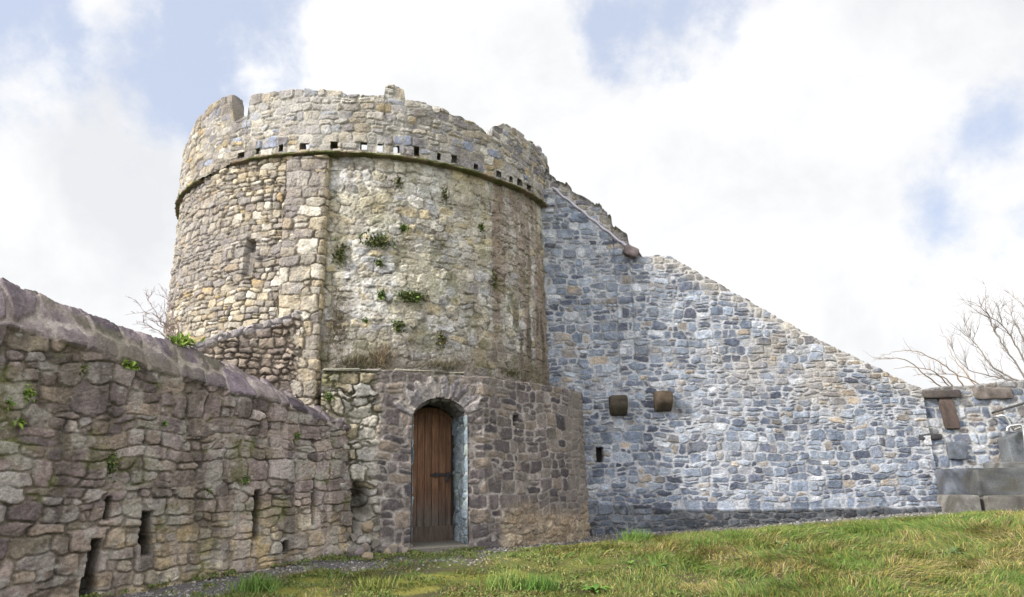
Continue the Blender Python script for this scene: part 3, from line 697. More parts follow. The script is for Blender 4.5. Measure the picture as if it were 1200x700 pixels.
def lf_stones(u, v, z, tp, bk):
    q = sLf.ev(u, v); h, s = relief(sLf, q, .013, .032, .038, .16, .003, .028, 9)
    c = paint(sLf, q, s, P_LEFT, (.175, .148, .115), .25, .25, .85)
    warm = sst(.25, -.35, z - (1.05 + .5 * (fbm(u * .9, v * 0, 104, 3) - .5))) * sst(4.0, 6.2, u)
    c = mix3(c, paint(sLf, q, s, P_BASEW, (.24, .20, .14)), warm)
    c = mix3(c, [.34, .285, .265], .6 * sst(.5, .62, fbm(u * 7, v * 1.6, 105, 5)) * sst(4, 7, u))
    c = mix3(c, [.07, .058, .05], .55 * sst(.52, .64, fbm(u * 5 + 9, v * 1.1, 113, 5)))
    c = mix3(c, [.12, .10, .075], .35 * sst(.54, .66, fbm(u * 1.3, v * 1.5, 106, 5)) * (1 - sst(5, 7.5, u)))
    c = mix3(c, [.11, .12, .035], .7 * sst(.64, .71, fbm(u * 2.2 + 7, v * 2.6, 107, 5)) * (1 - .5 * s))
    c = mix3(c, [.30, .28, .25], .6 * sst(.58, .68, fbm(u * 5 + 2, v * 5, 108, 4)))
    qc = sLc.ev(u, v + .9 * (u * .15)); hc, sc = relief(sLc, qc, .022, .05, .05, .22, .004, .035, 10)
    ccp = paint(sLc, qc, sc, [((.125, .10, .115), 3), ((.16, .13, .138), 3), ((.105, .085, .10), 2), ((.21, .175, .17), 1.2)], (.34, .295, .27), .4, .12, .3)
    ccp = mix3(ccp, [.13, .12, .07], .5 * sst(.55, .7, fbm(u * 2, v * 2, 109, 4)))
    m_ = (v > left_top(u) - .04)
    h = np.where(m_, hc + .02, h); c = np.where(m_[..., None], ccp, c)
    for (t0, z0), hw_, hh_ in lholes:
        k = sst(1.25, .8, np.abs(u - t0) / hw_ + .5 * (fbm(u * 9, v * 9, 110, 2) - .5)) * sst(1.15, .85, np.abs(z - z0) / hh_) * (tp == 0) * (bk == 0)
        h = h - .24 * k
        c = mix3(c, [.035, .032, .025], .9 * k)
    # the near end of the wall leans out and bulges towards its foot
    h = h + .03 * (fbm(u * .7, v * .7, 111, 3) - .5) * (tp == 0)
    return h, c
ts = np.concatenate([np.arange(0, 2.6, .05), np.arange(2.6, 8.68, .0125)])
wall_sweep('boundary_wall', 'brown rubble boundary wall with sloping coping stones along the left', 'wall', LA, LDIR, LNRM, ts, -.15, left_top, .85, lf_stones, M_STONE, dv=.0125, batter=.03, cap_prof=left_crown, topn=60)

# ---- stub of wall rising to the tower's pilaster
SA = at_y(205, 420, 10.95); SB = at_y(353, 370, 11.5)
sd = (SB - SA)[:2]; slen = np.linalg.norm(sd); sd /= slen; sn = np.array([sd[1], -sd[0]])
stz = [at_plane(a, b, SA, (sn[0], sn[1], 0)) for a, b in [(225, 408), (235, 402), (262, 392), (290, 384), (320, 377), (335, 372), (345, 366), (355, 366)]]
stt = np.array([(p[:2] - SA[:2]) @ sd for p in stz]); stz = np.array([p[2] for p in stz])
sS = Stones(-1, 4, 0, 6, .15, (.8, 1.8), seed=71, split=.2, warp=.9)
def st_stones(u, v, z, tp, bk):
    q = sS.ev(u, v); h, s = relief(sS, q, .014, .04, .05, .35, .02, .03); c = paint(sS, q, s, [((.235, .19, .155), 3), ((.28, .23, .18), 3), ((.19, .155, .135), 2), ((.33, .285, .24), 1.5)], (.13, .105, .082))
    return h, mix3(c, [.30, .28, .29], .75 * np.maximum(tp > 0, sst(-.13, -.08, v - np.interp(u, stt, stz))))
wall_sweep('wall_stub', 'short ramping rubble wall between the boundary wall and the tower pilaster', 'wall', SA[:2], sd, sn, np.arange(-.6, slen + .0, .0145), 1.0,
           lambda t: np.interp(t, stt, stz) + .05 * (fbm(t * 6, t * 0, 72, 3) - .5), .24, st_stones, M_STONE, dv=.0145)

# ------------------------------------------------------------------ forebuilding with the doorway
fore = empty('stone_forebuilding', (-1.2, 12, .4), 'low angled stone forebuilding with an arched doorway at the tower foot', 'building')
# smooth path: front face then curved right side
t_ = np.linspace(0, 1, 200); seg = np.hypot(*np.diff(RCURVE, axis=0).T); cum = np.concatenate([[0], np.cumsum(seg)]); LR = cum[-1]
def fpath(s):
    s = np.asarray(s, float)
    xf, yf = K[0] + FD[0] * s, K[1] + FD[1] * s
    sr = np.clip(s, 0, LR)
    # cubic smoothing of the right polyline
    co = np.polyfit(cum, RCURVE[:, 0], 3); co2 = np.polyfit(cum, RCURVE[:, 1], 3)
    xr, yr = np.polyval(co, sr) - np.polyval(co, 0) + K[0], np.polyval(co2, sr) - np.polyval(co2, 0) + K[1]
    return np.where(s < 0, xf, xr), np.where(s < 0, yf, yr)
SL_ = np.concatenate([np.arange(-2.62, LR, .0135)])
fx, fy = fpath(SL_); 
def fnorm(s):
    x0, y0 = fpath(s - .035); x1, y1 = fpath(s + .035); dx, dy = x1 - x0, y1 - y0; l = np.hypot(dx, dy); return dy / l, -dx / l
fnx, fny = fnorm(SL_)
def on_front(px, py):
    p = at_plane(px, py, (K[0], K[1], 0), (FN[0], FN[1], 0)); return (p[:2] - K) @ FD, p[2]
topt = [on_front(365, 436)] + [on_front(450, 434), on_front(520, 436), on_front(548, 441)]
e1 = at_y(600, 446, 12.1)[2]; e2 = at_y(640, 452, 13.0)[2]; e3 = at_y(682, 458, 14.1)[2]
tts = np.array([a for a, _ in topt] + [.95, 2.1, LR]); ttz = np.array([b for _, b in topt] + [e1, e2, e3])
print('fore top', np.round(tts, 2), np.round(ttz, 2))
DL, zs_l = on_front(483, 483); DR, zs_r = on_front(548, 486); _, zcr = on_front(512, 466)
_, zdb = on_front(500, 640)
print('door', DL, DR, zs_l, zs_r, zcr, zdb)
ZSP = (zs_l + zs_r) / 2 - .02; RISE = zcr - ZSP; HW = (DR - DL) / 2; DC = (DL + DR) / 2
AR = (HW * HW + RISE * RISE) / (2 * RISE); ACZ = ZSP + RISE - AR
def open_top(s): return ACZ + np.sqrt(np.maximum(AR ** 2 - (s - DC) ** 2, 0))
nf = 210; tt = np.concatenate([np.linspace(0, 1, nf), 1 + np.linspace(0, 1, 50)[1:]])
Sx, T = np.meshgrid(SL_, tt, indexing='ij'); fr = np.clip(T, 0, 1); tp = np.clip(T - 1, 0, 1)
ZT = (np.interp(SL_, tts, ttz) + .04 * (fbm(SL_ * 4, SL_ * 0, 121, 3) - .5))[:, None]
z = -.1 + (ZT + .1) * fr
v = z + tp * 1.2
sF = Stones(-4.5, 6, -.6, 6, .215, (.9, 2.0), (.5, 1.4), seed=81, split=.35, warp=.5)
q = sF.ev(Sx, v); h, s = relief(sF, q, .018, .014, .022, .11, .003, .018)
c = paint(sF, q, s, [((a[0] * .72, a[1] * .70, a[2] * .71), w_) for a, w_ in P_MID], (.27, .24, .225), .25, .14, .4)
# patched pale area to the left, run-off on the curve, warm plaster remains low on the right
RS = on_front(440, 550)[0]
rough_m = sst(RS + .08, RS - .1, Sx + .25 * (fbm(v * 2, v * 0, 122, 3) - .5)) * (tp == 0)
sG = Stones(-4.5, 6, -.6, 6, .18, (.9, 2.1), (.5, 1.5), seed=84, split=.3, warp=1.0, jit=.25)
qg = sG.ev(Sx, v); hg, sg = relief(sG, qg, .014, .05, .06, .22, .01, .035, 8)
cg = paint(sG, qg, sg, [((.36, .335, .29), 3), ((.27, .255, .235), 2.5), ((.24, .205, .14), 2), ((.155, .14, .12), 2.5)], (.13, .12, .085), .2)
h = h + (hg - .06 - h) * rough_m; c = mix3(c, cg, rough_m)
cav = sst(1.0, .4, np.hypot((Sx - on_front(415, 590)[0]) / .34, (z - on_front(415, 595)[1]) / .42) + .5 * (fbm(Sx * 3, v * 3, 123, 3) - .5)) * (tp == 0)
h = h - .35 * cav; c = mix3(c, [.05, .045, .03], .7 * cav)
c = mix3(c, [.16, .15, .07], .75 * sst(.08, -.28, ZT - z - .5 + .35 * (fbm(Sx * 2, v * 3, 124, 4) - .5)) * 0 + .75 * sst(-.26, -.16, z - ZT) * sst(-.35, -.75, Sx) * sst(.35, .6, fbm(Sx * 1.5, v * 2, 125, 4)) * (tp == 0))
c = mix3(c, [.19, .165, .145], .7 * sst(.42, .58, fbm(Sx * 3.4, v * .5, 126, 5)) * sst(1.9, 2.9, Sx))
c = mix3(c, [.40, .37, .33], .6 * sst(.56, .66, fbm(Sx * 2.6 + 5, v * 2.2, 127, 5)) * sst(-2.2, -1.9, Sx) * (1 - sst(-1.5, -1.2, Sx)))
wl_ = sst(.22, -.16, z - .80 - .10 * np.sin(Sx * 2) - .35 * (fbm(Sx * 1.7, v * 0, 128, 3) - .5)) * sst(.15, .35, Sx)
sH = Stones(-4.5, 6, -.6, 6, .22, (1.2, 2.6), (.6, 1.2), seed=88, split=.4, warp=.8)
qh = sH.ev(Sx, v); hh_, sh_ = relief(sH, qh, .012, .015, .04, .2, .01, .05)
c = mix3(c, paint(sH, qh, sh_, [((.25, .19, .13), 3), ((.20, .16, .12), 2), ((.29, .24, .175), 2)], (.21, .17, .13), .2), wl_); h = h + (hh_ - h) * wl_
# quoins of the corner
qz = np.floor((z + .3) / .30); ql = np.where(qz % 2 == 0, .13, .26)
# putlog hole
ph_s = .0; hole_p = at_plane(608, 493, (.22, 12.3, 0), (.80, -.60, 0)); 
ds = np.hypot(fx - hole_p[0], fy - hole_p[1]); hs = SL_[ds.argmin()]
k = (np.abs(Sx - hs) < .065) & (np.abs(z - hole_p[2]) < .085) & (tp == 0)
h = np.where(k, -.25, h); c = np.where(k[..., None], np.array([.05, .055, .03]), c)
# voussoirs round the arch
ra = np.hypot(Sx - DC, z - ACZ); an = np.arctan2(Sx - DC, z - ACZ); amax = math.asin(min(1, HW / AR))
sV = Stones(-4, 4, AR - .1, AR + .8, .42, (.16, .36), (1, 1.02), seed=91, split=0, warp=.25, jit=.03)
qv = sV.ev(an * AR, (ra - AR) + AR + .0 * ra); 
sV.c[:, 1] = np.where(np.abs(sV.c[:, 1] - (AR + .2)) < .3, AR + .19, sV.c[:, 1])
qv = sV.ev(an * AR, ra); hv, sv = relief(sV, qv, .014, .03, .03, .1, .01, .03)
cv = paint(sV, qv, sv, [((.17, .155, .16), 3), ((.23, .21, .21), 2), ((.125, .11, .12), 3), ((.33, .30, .28), 1.2)], (.28, .255, .235), .22)
mv = (ra > AR - .05) & (ra < AR + .30 + .07 * np.sin(an * 23)) & (np.abs(an) < amax + .06) & (z > ZSP - .05) & (tp == 0)
h = np.where(mv, hv, h); c = np.where(mv[..., None], cv, c)
c = mix3(c, [.055, .05, .045], .55 * sst(.25, 0, ZT - z - 0) * 0)
bat = .075 * (2.9 - z).clip(0) * sst(-.1, .5, Sx) * (1 - sst(1.4, 3.2, Sx)) + .012 * (2.9 - z)
NX, NY = fnx[:, None], fny[:, None]
ccx, ccy = TC[0] - fx[:, None], TC[1] - fy[:, None]; cl_ = np.hypot(ccx, ccy); inw = np.minimum(cl_ - TR + .35, 2.0)
nh = (1 - np.clip(tp * 10, 0, 1)); nz = np.clip(tp * 10, 0, 1)
Xf = fx[:, None] + NX * (h * nh + bat - .22 * sst(2.9, 3.0, 0 * z)) + ccx / cl_ * inw * tp
Yf = fy[:, None] + NY * (h * nh + bat) + ccy / cl_ * inw * tp
Zf = z + h * nz - .06 * sst(.96, 1, fr) * 0 + .10 * tp
sm = (Sx[:-1, :-1] + Sx[1:, :-1]) / 2; zmid = (z[:-1, :-1] + z[:-1, 1:]) / 2; tpm = tp[:-1, 1:]
keep = ~((sm > DL) & (sm < DR) & (zmid < open_top(sm)) & (tpm == 0))
child(link('masonry', np_mesh('masonry', np.stack([Xf, Yf, Zf], -1).reshape(-1, 3), [grid_faces(*Sx.shape, keep)], c.reshape(-1, 3)), M_STONE), fore)
# reveal: jambs and arch soffit as one swept lining
DEPTH = .95
zl = np.arange(-.1, ZSP, .014); arc = np.linspace(-amax, amax, 80)
rs_ = np.concatenate([np.full(len(zl), DL), DC + AR * np.sin(arc), np.full(len(zl), DR)])
rz_ = np.concatenate([zl, ACZ + AR * np.cos(arc), zl[::-1]])
rn = np.concatenate([np.tile([1.0, 0], (len(zl), 1)), np.stack([-np.sin(arc), -np.cos(arc)], 1), np.tile([-1.0, 0], (len(zl), 1))])
ln = np.concatenate([[0], np.cumsum(np.hypot(np.diff(rs_), np.diff(rz_)))])
dd = np.arange(-.03, DEPTH + .25, .014)
A_, D_ = np.meshgrid(np.arange(len(rs_)), dd, indexing='ij')
sR = Stones(-1, ln[-1] + 1, -1, 2, .17, (1, 2), seed=95, split=.2, warp=.7)
q = sR.ev(D_, ln[A_]) if False else sR.ev(ln[A_], D_); h, s = relief(sR, q, .014, .02, .03, .2, .015, .03)
c = paint(sR, q, s, [((.18, .225, .27), 4), ((.24, .28, .31), 3), ((.13, .155, .17), 2), ((.22, .26, .25), 1.5)], (.30, .33, .34), .2)  # bluish skylit shade is painted into the jamb stones
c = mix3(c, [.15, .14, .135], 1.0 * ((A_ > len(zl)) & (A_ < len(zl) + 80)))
inset = .012 + h * sst(-.01, .06, D_) * (D_ > 0)
sgn = rs_[A_] + rn[A_, 0] * inset; zq = rz_[A_] + rn[A_, 1] * inset
splay = D_ * .10 * (rn[A_, 0] < -.9) * 0
px_, py_ = K[0] + FD[0] * sgn - FN[0] * D_, K[1] + FD[1] * sgn - FN[1] * D_
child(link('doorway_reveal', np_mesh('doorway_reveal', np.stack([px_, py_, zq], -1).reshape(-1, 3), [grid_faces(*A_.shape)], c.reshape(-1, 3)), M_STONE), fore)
# coping lip of flat flags on the left half of the front
mb = MB(); random.seed(8); s0 = -2.62
while s0 < -.35:
    w = random.uniform(.5, .85); s1_ = min(s0 + w, -.30); sc = (s0 + s1_) / 2
    zc = float(np.interp(sc, tts, ttz)); p = K + FD * sc - FN * .14
    mb.box((p[0], p[1], zc + .012 + random.uniform(-.012, .012)), (s1_ - s0 - .004, .30, .042), (FD[0], FD[1], 0), (-FN[0], -FN[1], 0), (0, 0, 1), random.choice([(.20, .19, .15), (.15, .145, .10), (.24, .225, .19)]), .015, .014)
    s0 = s1_
child(mb.build('coping', M_STONE), fore)

# ---- door of vertical boards
def dpt(s, z, d): return (K[0] + FD[0] * s - FN[0] * d, K[1] + FD[1] * s - FN[1] * d, z)
DD = .80; dz0 = zdb - .04
door = MB(); random.seed(11)
e0, e1_ = DL + .012, DR - .035; nb = 7; bw = (e1_ - e0) / nb
dtop = lambda s: open_top(s) - .09
zk = dz0 + .27
for k in range(nb):
    a, b = e0 + k * bw + .0022, e0 + (k + 1) * bw - .0022
    t = random.uniform(.82, 1.18); colr = (.155 * t, .080 * t, .046 * t); off = random.uniform(-.003, .003)
    za, zb_ = dtop(a) - .085, dtop(b) - .085
    bv = .006
    NZ = 26; rows = []; cc_ = []
    for i in range(NZ + 1):
        f = i / NZ; z1, z2 = zk + (za - zk) * f, zk + (zb_ - zk) * f
        ln_ = fbm(np.array([k * 3.7]), np.array([f * 7.0]), 400 + k, 4)[0]; wv = .002 * math.sin(f * 9 + k)
        cx = np.array(colr) * (.62 + .75 * ln_ + .22 * f); wear = max(0, 1 - f * 3.2) * (.4 + ln_)
        cx = cx + (np.array([.085, .078, .07]) - cx) * min(.8, wear)
        rows.append([dpt(a, z1, DD + .05), dpt(a, z1, DD + off + bv), dpt(a + bv, z1, DD + off + wv), dpt(b - bv, z2, DD + off + wv), dpt(b, z2, DD + off + bv), dpt(b, z2, DD + .05)]); cc_ += [tuple(cx)] * 6
    b0 = len(door.v)
    door.add([p for r_ in rows for p in r_], [(6 * i + j, 6 * i + j + 1, 6 * i + 7 + j, 6 * i + 6 + j) for i in range(NZ) for j in range(5)] + [(0, 5, 4, 3, 2, 1), tuple(6 * NZ + j for j in range(6))])
    door.c[b0:] = cc_
door_o = child(door.build('door', M_WOOD), fore)
def sub(mbx, nm, mat, smooth=False):
    o = mbx.build(nm, mat, None, smooth); o.parent = door_o; return o
hb = MB()                                                       # curved head board
ss = np.linspace(e0, e1_, 15)
ring_ = [[dpt(x, dtop(x) - .092, DD - .016), dpt(x, dtop(x), DD - .016), dpt(x, dtop(x), DD + .05), dpt(x, dtop(x) - .092, DD + .05)] for x in ss]
hb.add([p for r_ in ring_ for p in r_], [(4 * i + j, 4 * i + (j + 1) % 4, 4 * i + 4 + (j + 1) % 4, 4 * i + 4 + j) for i in range(14) for j in range(4)] + [(0, 3, 2, 1), (56, 57, 58, 59)], (.135, .07, .04)); sub(hb, 'head_board', M_WOOD)
kb = MB(); kb.box(dpt((e0 + e1_) / 2, dz0 + .135, DD + .0), (e1_ - e0, .06, .272), (FD[0], FD[1], 0), (-FN[0], -FN[1], 0), col=(.085, .062, .048), bev=.008); sub(kb, 'kick_board', M_WOOD)
bm_ = MB(); zb_ = dz0 + 1.10; ax = (FD[0], FD[1], 0); ay = (-FN[0], -FN[1], 0)
bm_.box(dpt(e1_ - .20, zb_, DD - .02), (.40, .018, .045), ax, ay, col=(.02, .02, .022), bev=.005)
bm_.box(dpt(e1_ - .30, zb_, DD - .03), (.05, .03, .075), ax, ay, col=(.025, .025, .028), bev=.005)
bm_.box(dpt(e1_ - .10, zb_ - .005, DD - .03), (.06, .03, .09), ax, ay, col=(.025, .025, .028), bev=.005)
bm_.box(dpt(e1_ - .12, zb_ - .075, DD - .035), (.05, .025, .07), ax, ay, col=(.04, .04, .042), bev=.008); sub(bm_, 'bolt', M_IRON)
fb = MB(); fb.box(dpt(DR - .03, (dz0 + ZSP) / 2, DD + .05), (.09, .12, ZSP - dz0 + .1), ax, ay, col=(.03, .022, .016), bev=.006); child(fb.build('door_frame', M_WOOD), fore)
bk_ = MB(); bk_.box(dpt(DC, 1.6, DD + .25), (1.4, .1, 3.0), ax, ay, col=(.02, .018, .016), bev=.005); child(bk_.build('passage_back', M_WOOD), fore)
th_ = MB(); th_.box(dpt(DC, dz0 - .02, .45), (DR - DL + .1, 1.0, .10), ax, ay, col=(.13, .12, .10), bev=.02); child(th_.build('threshold', M_ROCK), fore)

# ------------------------------------------------------------------ plants
def leaves(n, R, c0, spread, size, cols, up=(0, 0, 1), flat=.5, droop=0.0, rng=None, aspect=2.2, gauss=True):
    """leaf-shaped faces scattered through a clump's volume"""
    r = rng
    ctr = (r.normal(0, .42, (n, 3)) if gauss else r.uniform(-1, 1, (n, 3))) * np.array(spread)
    ctr = np.asarray(c0) + ctr
    d = r.normal(0, 1, (n, 3)) + np.array(up) * flat; d /= np.linalg.norm(d, axis=1)[:, None]
    a = np.cross(d, r.normal(0, 1, (n, 3))); a /= np.linalg.norm(a, axis=1)[:, None] + 1e-9
    L = size * r.uniform(.55, 1.35, n)[:, None]; Wd = L / aspect
    nn = np.cross(d, a)
    V = np.stack([ctr, ctr + d * L * .5 + a * Wd * .5 + nn * L * .08, ctr + d * L - np.array([0, 0, droop]) * L, ctr + d * L * .5 - a * Wd * .5 + nn * L * .08], 1)
    ci = np.array(cols)[r.randint(0, len(cols), n)] * r.uniform(.7, 1.3, (n, 1))
    return V.reshape(-1, 3), np.arange(4 * n).reshape(-1, 4), np.repeat(ci, 4, 0)
def strands(n, c0, spread, length, width, cols, lean, rng, bend=.5):
    r = rng; c = np.asarray(c0) + r.normal(0, .4, (n, 3)) * np.array(spread)
    d = np.asarray(lean) + r.normal(0, .45, (n, 3)); d /= np.linalg.norm(d, axis=1)[:, None]
    L = length * r.uniform(.5, 1.3, n)[:, None]
    side = np.cross(d, r.normal(0, 1, (n, 3))); side /= np.linalg.norm(side, axis=1)[:, None]; side *= width * r.uniform(.6, 1.2, n)[:, None]
    m1 = c + d * L * .55; g = np.array([0, 0, -1.0]) * bend
    tip = c + d * L + g * L * r.uniform(.1, .6, n)[:, None]; m1 = m1 + g * L * .08
    V = np.stack([c - side, c + side, m1 + side * .8, m1 - side * .8, tip], 1)
    i = np.arange(n)[:, None] * 5
    ci = np.array(cols)[r.randint(0, len(cols), n)] * r.uniform(.7, 1.3, (n, 1))
    return V.reshape(-1, 3), [i + np.array([[0, 1, 2, 3]]), i + np.array([[3, 2, 4]])], np.repeat(ci, 5, 0)
GREEN = [(.06, .11, .02), (.09, .15, .03), (.12, .19, .035), (.05, .085, .02)]
OLIVE = [(.09, .10, .035), (.12, .12, .045), (.07, .08, .03)]
BROWN = [(.12, .09, .06), (.16, .125, .085), (.09, .07, .05), (.19, .155, .11)]
YGREEN = [(.14, .21, .03), (.18, .25, .04), (.10, .17, .025)]
def join_fc(parts):
    V = []; F = []; C = []; b = 0
    for v, f, c in parts:
        V.append(v); C.append(c)
        for ff in (f if isinstance(f, list) else [f]): F.append(ff + b)
        b += len(v)
    return np.concatenate(V), F, np.concatenate(C)
def plant(name, label, cat, pos, parts, group=None, mat=None):
    V, F, C = join_fc(parts); V = V - np.asarray(pos)
    o = link(name, np_mesh(name, V, F, C), mat or M_LEAF, None, False); o.location = pos
    return tag(o, label, cat, group)
rg = np.random.RandomState(4)
def tw(px, py, R=None):                                        # a point on the tower's face
    ph, z = on_cyl(px, py, TR - .30 if px > 385 else TR - .1)
    isr = px > 385
    r = TR - .055 - (.21 * (1 - .88 * float(sst(rad(-18), rad(14), np.array(ph)))) if isr else 0) + .02
    ph, z = on_cyl(px, py, r)
    return np.array([TC[0] + r * math.sin(ph), TC[1] - r * math.cos(ph), z]), np.array([math.sin(ph), -math.cos(ph), 0])
for px, py, w, h, n_, cols, lab in [
    (443, 284, .30, .16, 260, OLIVE + GREEN[:1], 'wide olive weed growing from the tower face under the holes'),
    (472, 268, .09, .08, 60, GREEN, 'small green weed high on the tower face beside the wide olive weed'),
    (482, 349, .30, .12, 260, GREEN + OLIVE, 'bright green mat of weed midway up the tower face'),
    (447, 347, .09, .11, 70, GREEN, 'small round green weed left of the bright green mat on the tower'),
    (399, 300, .13, .22, 160, OLIVE + BROWN[:2] + GREEN[:2], 'tall olive weed in the corner beside the pilaster'),
    (466, 384, .14, .12, 110, OLIVE + GREEN[:2], 'dull green tuft low on the tower above the doorway'),
    (516, 400, .12, .18, 150, OLIVE + BROWN[:1], 'dark olive tuft on the tower right above the arch crown'),
    (428, 377, .06, .05, 30, GREEN, 'tiny green sprig low on the tower face beside the dull tuft'),
    (444, 310, .10, .08, 70, OLIVE + GREEN, 'round weed just below the wide olive weed'),
    (520, 228, .06, .16, 70, OLIVE, 'narrow dark moss tuft hanging near the tower top'),
    (467, 214, .04, .14, 50, OLIVE, 'slim dark moss tuft hanging under the string course'),
    (563, 268, .05, .10, 40, OLIVE + GREEN, 'small mossy tuft on the right flank of the tower'),
    (578, 330, .06, .22, 70, OLIVE, 'upright mossy streak of weed on the brown stained flank')]:
    p, nr = tw(px, py); t = np.array([-nr[1], nr[0], 0])
    v, f, c = leaves(int(n_ * 1.5), 1, (0, 0, 0), (0, 0, 0), .065, cols, up=nr + np.array([0, 0, .4]), flat=1.2, rng=rg)
    loc = rg.normal(0, .42, (int(n_ * 1.5), 3)); ctr = p + loc[:, :1] * t * w + loc[:, 1:2] * np.array([0, 0, h]) + np.abs(loc[:, 2:]) * nr * min(w, h) * .7
    v = v + np.repeat(ctr, 4, 0)
    plant('wall_weed', lab, 'weed', p, [(v, f, c)], 'weeds growing on the tower')
for px, py, w, h, n_, ln_, cols, lab in [
    (396, 385, .20, .55, 420, .14, BROWN + OLIVE[:1], 'dead brown brush filling the corner beside the pilaster'),
    (418, 428, .40, .16, 320, .18, BROWN + OLIVE, 'dry brown grass along the ledge left above the doorway'),
    (447, 425, .20, .20, 140, .34, [(.34, .27, .17), (.28, .22, .14)] + BROWN, 'straw coloured grass clump fanning out on the ledge'),
    (520, 430, .50, .09, 260, .11, BROWN + OLIVE, 'low dry weeds on the ledge above the arch'),
    (600, 439, .42, .08, 200, .11, BROWN + OLIVE + GREEN[:1], 'mixed dry weeds on the ledge right of the arch')]:
    p, nr = tw(px, py); t = np.array([-nr[1], nr[0], 0]); n_ = int(n_ * 1.3)
    v, f, c = strands(n_, (0, 0, 0), (0, 0, 0), ln_, .0045, cols, nr * .5 + np.array([0, 0, .9]), rg, .35)
    loc = rg.normal(0, .45, (n_, 3)); ctr = p + loc[:, :1] * t * w + loc[:, 1:2] * np.array([0, 0, h]) + np.abs(loc[:, 2:]) * nr * .10
    v = v + np.repeat(ctr, 5, 0)
    v2, f2, c2 = leaves(n_ // 2, 1, (0, 0, 0), (0, 0, 0), .04, cols + OLIVE, up=nr, flat=.8, rng=rg)
    loc = rg.normal(0, .42, (n_ // 2, 3)); ctr = p + loc[:, :1] * t * w + loc[:, 1:2] * np.array([0, 0, h]) + np.abs(loc[:, 2:]) * nr * .07
    v2 = v2 + np.repeat(ctr, 4, 0)
    plant('dry_weed', lab, 'weed', p, [(v, f, c), (v2, f2, c2)], 'dry weeds on the tower ledge')
def lw(px, py, out=.03):
    t, z = on_left(px, py); p = LA + LDIR * t + LNRM * out; return np.array([p[0], p[1], z])
LN3 = np.array([LNRM[0], LNRM[1], 0]); LD3 = np.array([LDIR[0], LDIR[1], 0])
for px, py, w, h, n_, cols, lab in [
    (150, 428, .12, .06, 90, YGREEN, 'bright green fern tuft under the coping of the boundary wall'),
    (30, 462, .06, .09, 60, YGREEN, 'fresh green sprig near the left edge of the boundary wall'),
    (8, 472, .04, .04, 26, YGREEN, 'small green sprig at the far left edge of the boundary wall'),
    (22, 494, .05, .04, 30, YGREEN, 'low green sprig below the fresh sprig on the boundary wall'),
    (128, 545, .09, .16, 110, OLIVE + GREEN[:2], 'olive weed hanging in the middle of the boundary wall'),
    (95, 432, .04, .07, 30, OLIVE, 'little dark weed below the coping on the boundary wall'),
    (238, 578, .06, .08, 60, OLIVE + GREEN[:1], 'olive weed low on the boundary wall left of the tall slit'),
    (190, 497, .03, .03, 18, GREEN, 'tiny green sprig in a joint halfway along the boundary wall'),
    (284, 562, .07, .04, 40, OLIVE + GREEN, 'mossy weed above the tall slit in the boundary wall'),
    (382, 466, .10, .10, 110, GREEN + OLIVE, 'green weed where the boundary wall meets the forebuilding'),
    (345, 510, .03, .05, 24, GREEN, 'tiny weed near the tower end of the boundary wall')]:
    p = lw(px, py); n_ = int(n_ * 1.3)
    v, f, c = leaves(n_, 1, (0, 0, 0), (0, 0, 0), .055, cols, up=LN3 + np.array([0, 0, .3]), flat=1.2, rng=rg, droop=.3)
    loc = rg.normal(0, .42, (n_, 3)); ctr = p + loc[:, :1] * LD3 * w + loc[:, 1:2] * np.array([0, 0, h]) + np.abs(loc[:, 2:]) * LN3 * .06
    plant('wall_weed', lab, 'weed', p, [(v + np.repeat(ctr, 4, 0), f, c)], 'weeds growing on the boundary wall')
# green sedum clump on the coping, with the bare shrub behind it
def coping_pt(px, py, back=.40):
    t, z = on_left(px, py, back); p = LA + LDIR * t - LNRM * back; return np.array([p[0], p[1], z])
p = coping_pt(213, 402)
plant('leafy_plant', 'bright yellow green plant growing on top of the boundary wall', 'plant', p, [leaves(170, 1, p + [0, 0, .0], (.17, .17, .05), .10, YGREEN, up=(0, 0, 1), flat=1.0, rng=rg, aspect=3)])

def bezier(pts, k=5):
    pts = [np.array(p, float) for p in pts]; out = []
    for i in range(len(pts) - 1):
        p0, p1, p2, p3 = pts[max(i - 1, 0)], pts[i], pts[i + 1], pts[min(i + 2, len(pts) - 1)]
        for j in range(k):
            t = j / k; out.append(.5 * ((2 * p1) + (-p0 + p2) * t + (2 * p0 - 5 * p1 + 4 * p2 - p3) * t * t + (-p0 + 3 * p1 - 3 * p2 + p3) * t ** 3))
    return out + [pts[-1]]
def twigs(mb, path, r0, r, depth, col, length, n, upb=.35):
    """side twigs springing from a limb"""
    for k in range(n):
        i = int(r.uniform(.15, .98) * (len(path) - 1)); i = max(1, min(i, len(path) - 1))
        b = path[i]; d = path[i] - path[i - 1]; d = d / (np.linalg.norm(d) + 1e-9)
        sd_ = r.normal(0, 1, 3); sd_ -= d * (sd_ @ d); sd_ /= np.linalg.norm(sd_)
        dd_ = d * r.uniform(.5, 1) + sd_ * r.uniform(.4, .9) + np.array([0, 0, upb]); dd_ /= np.linalg.norm(dd_)
        L = length * r.uniform(.4, 1.2); pts = [b]; cur = b.copy()
        for j in range(5):
            dd_ = dd_ + r.normal(0, .13, 3); dd_ /= np.linalg.norm(dd_); cur = cur + dd_ * L / 5; pts.append(cur.copy())
        rr = r0 * r.uniform(.4, .6)
        mb.tube(pts, [max(rr * (1 - j / 6.5), .0022) for j in range(6)], 4, col, cap=False)
        if depth > 0: twigs(mb, pts, rr, r, depth - 1, col, L * .55, max(2, n // 3), upb)
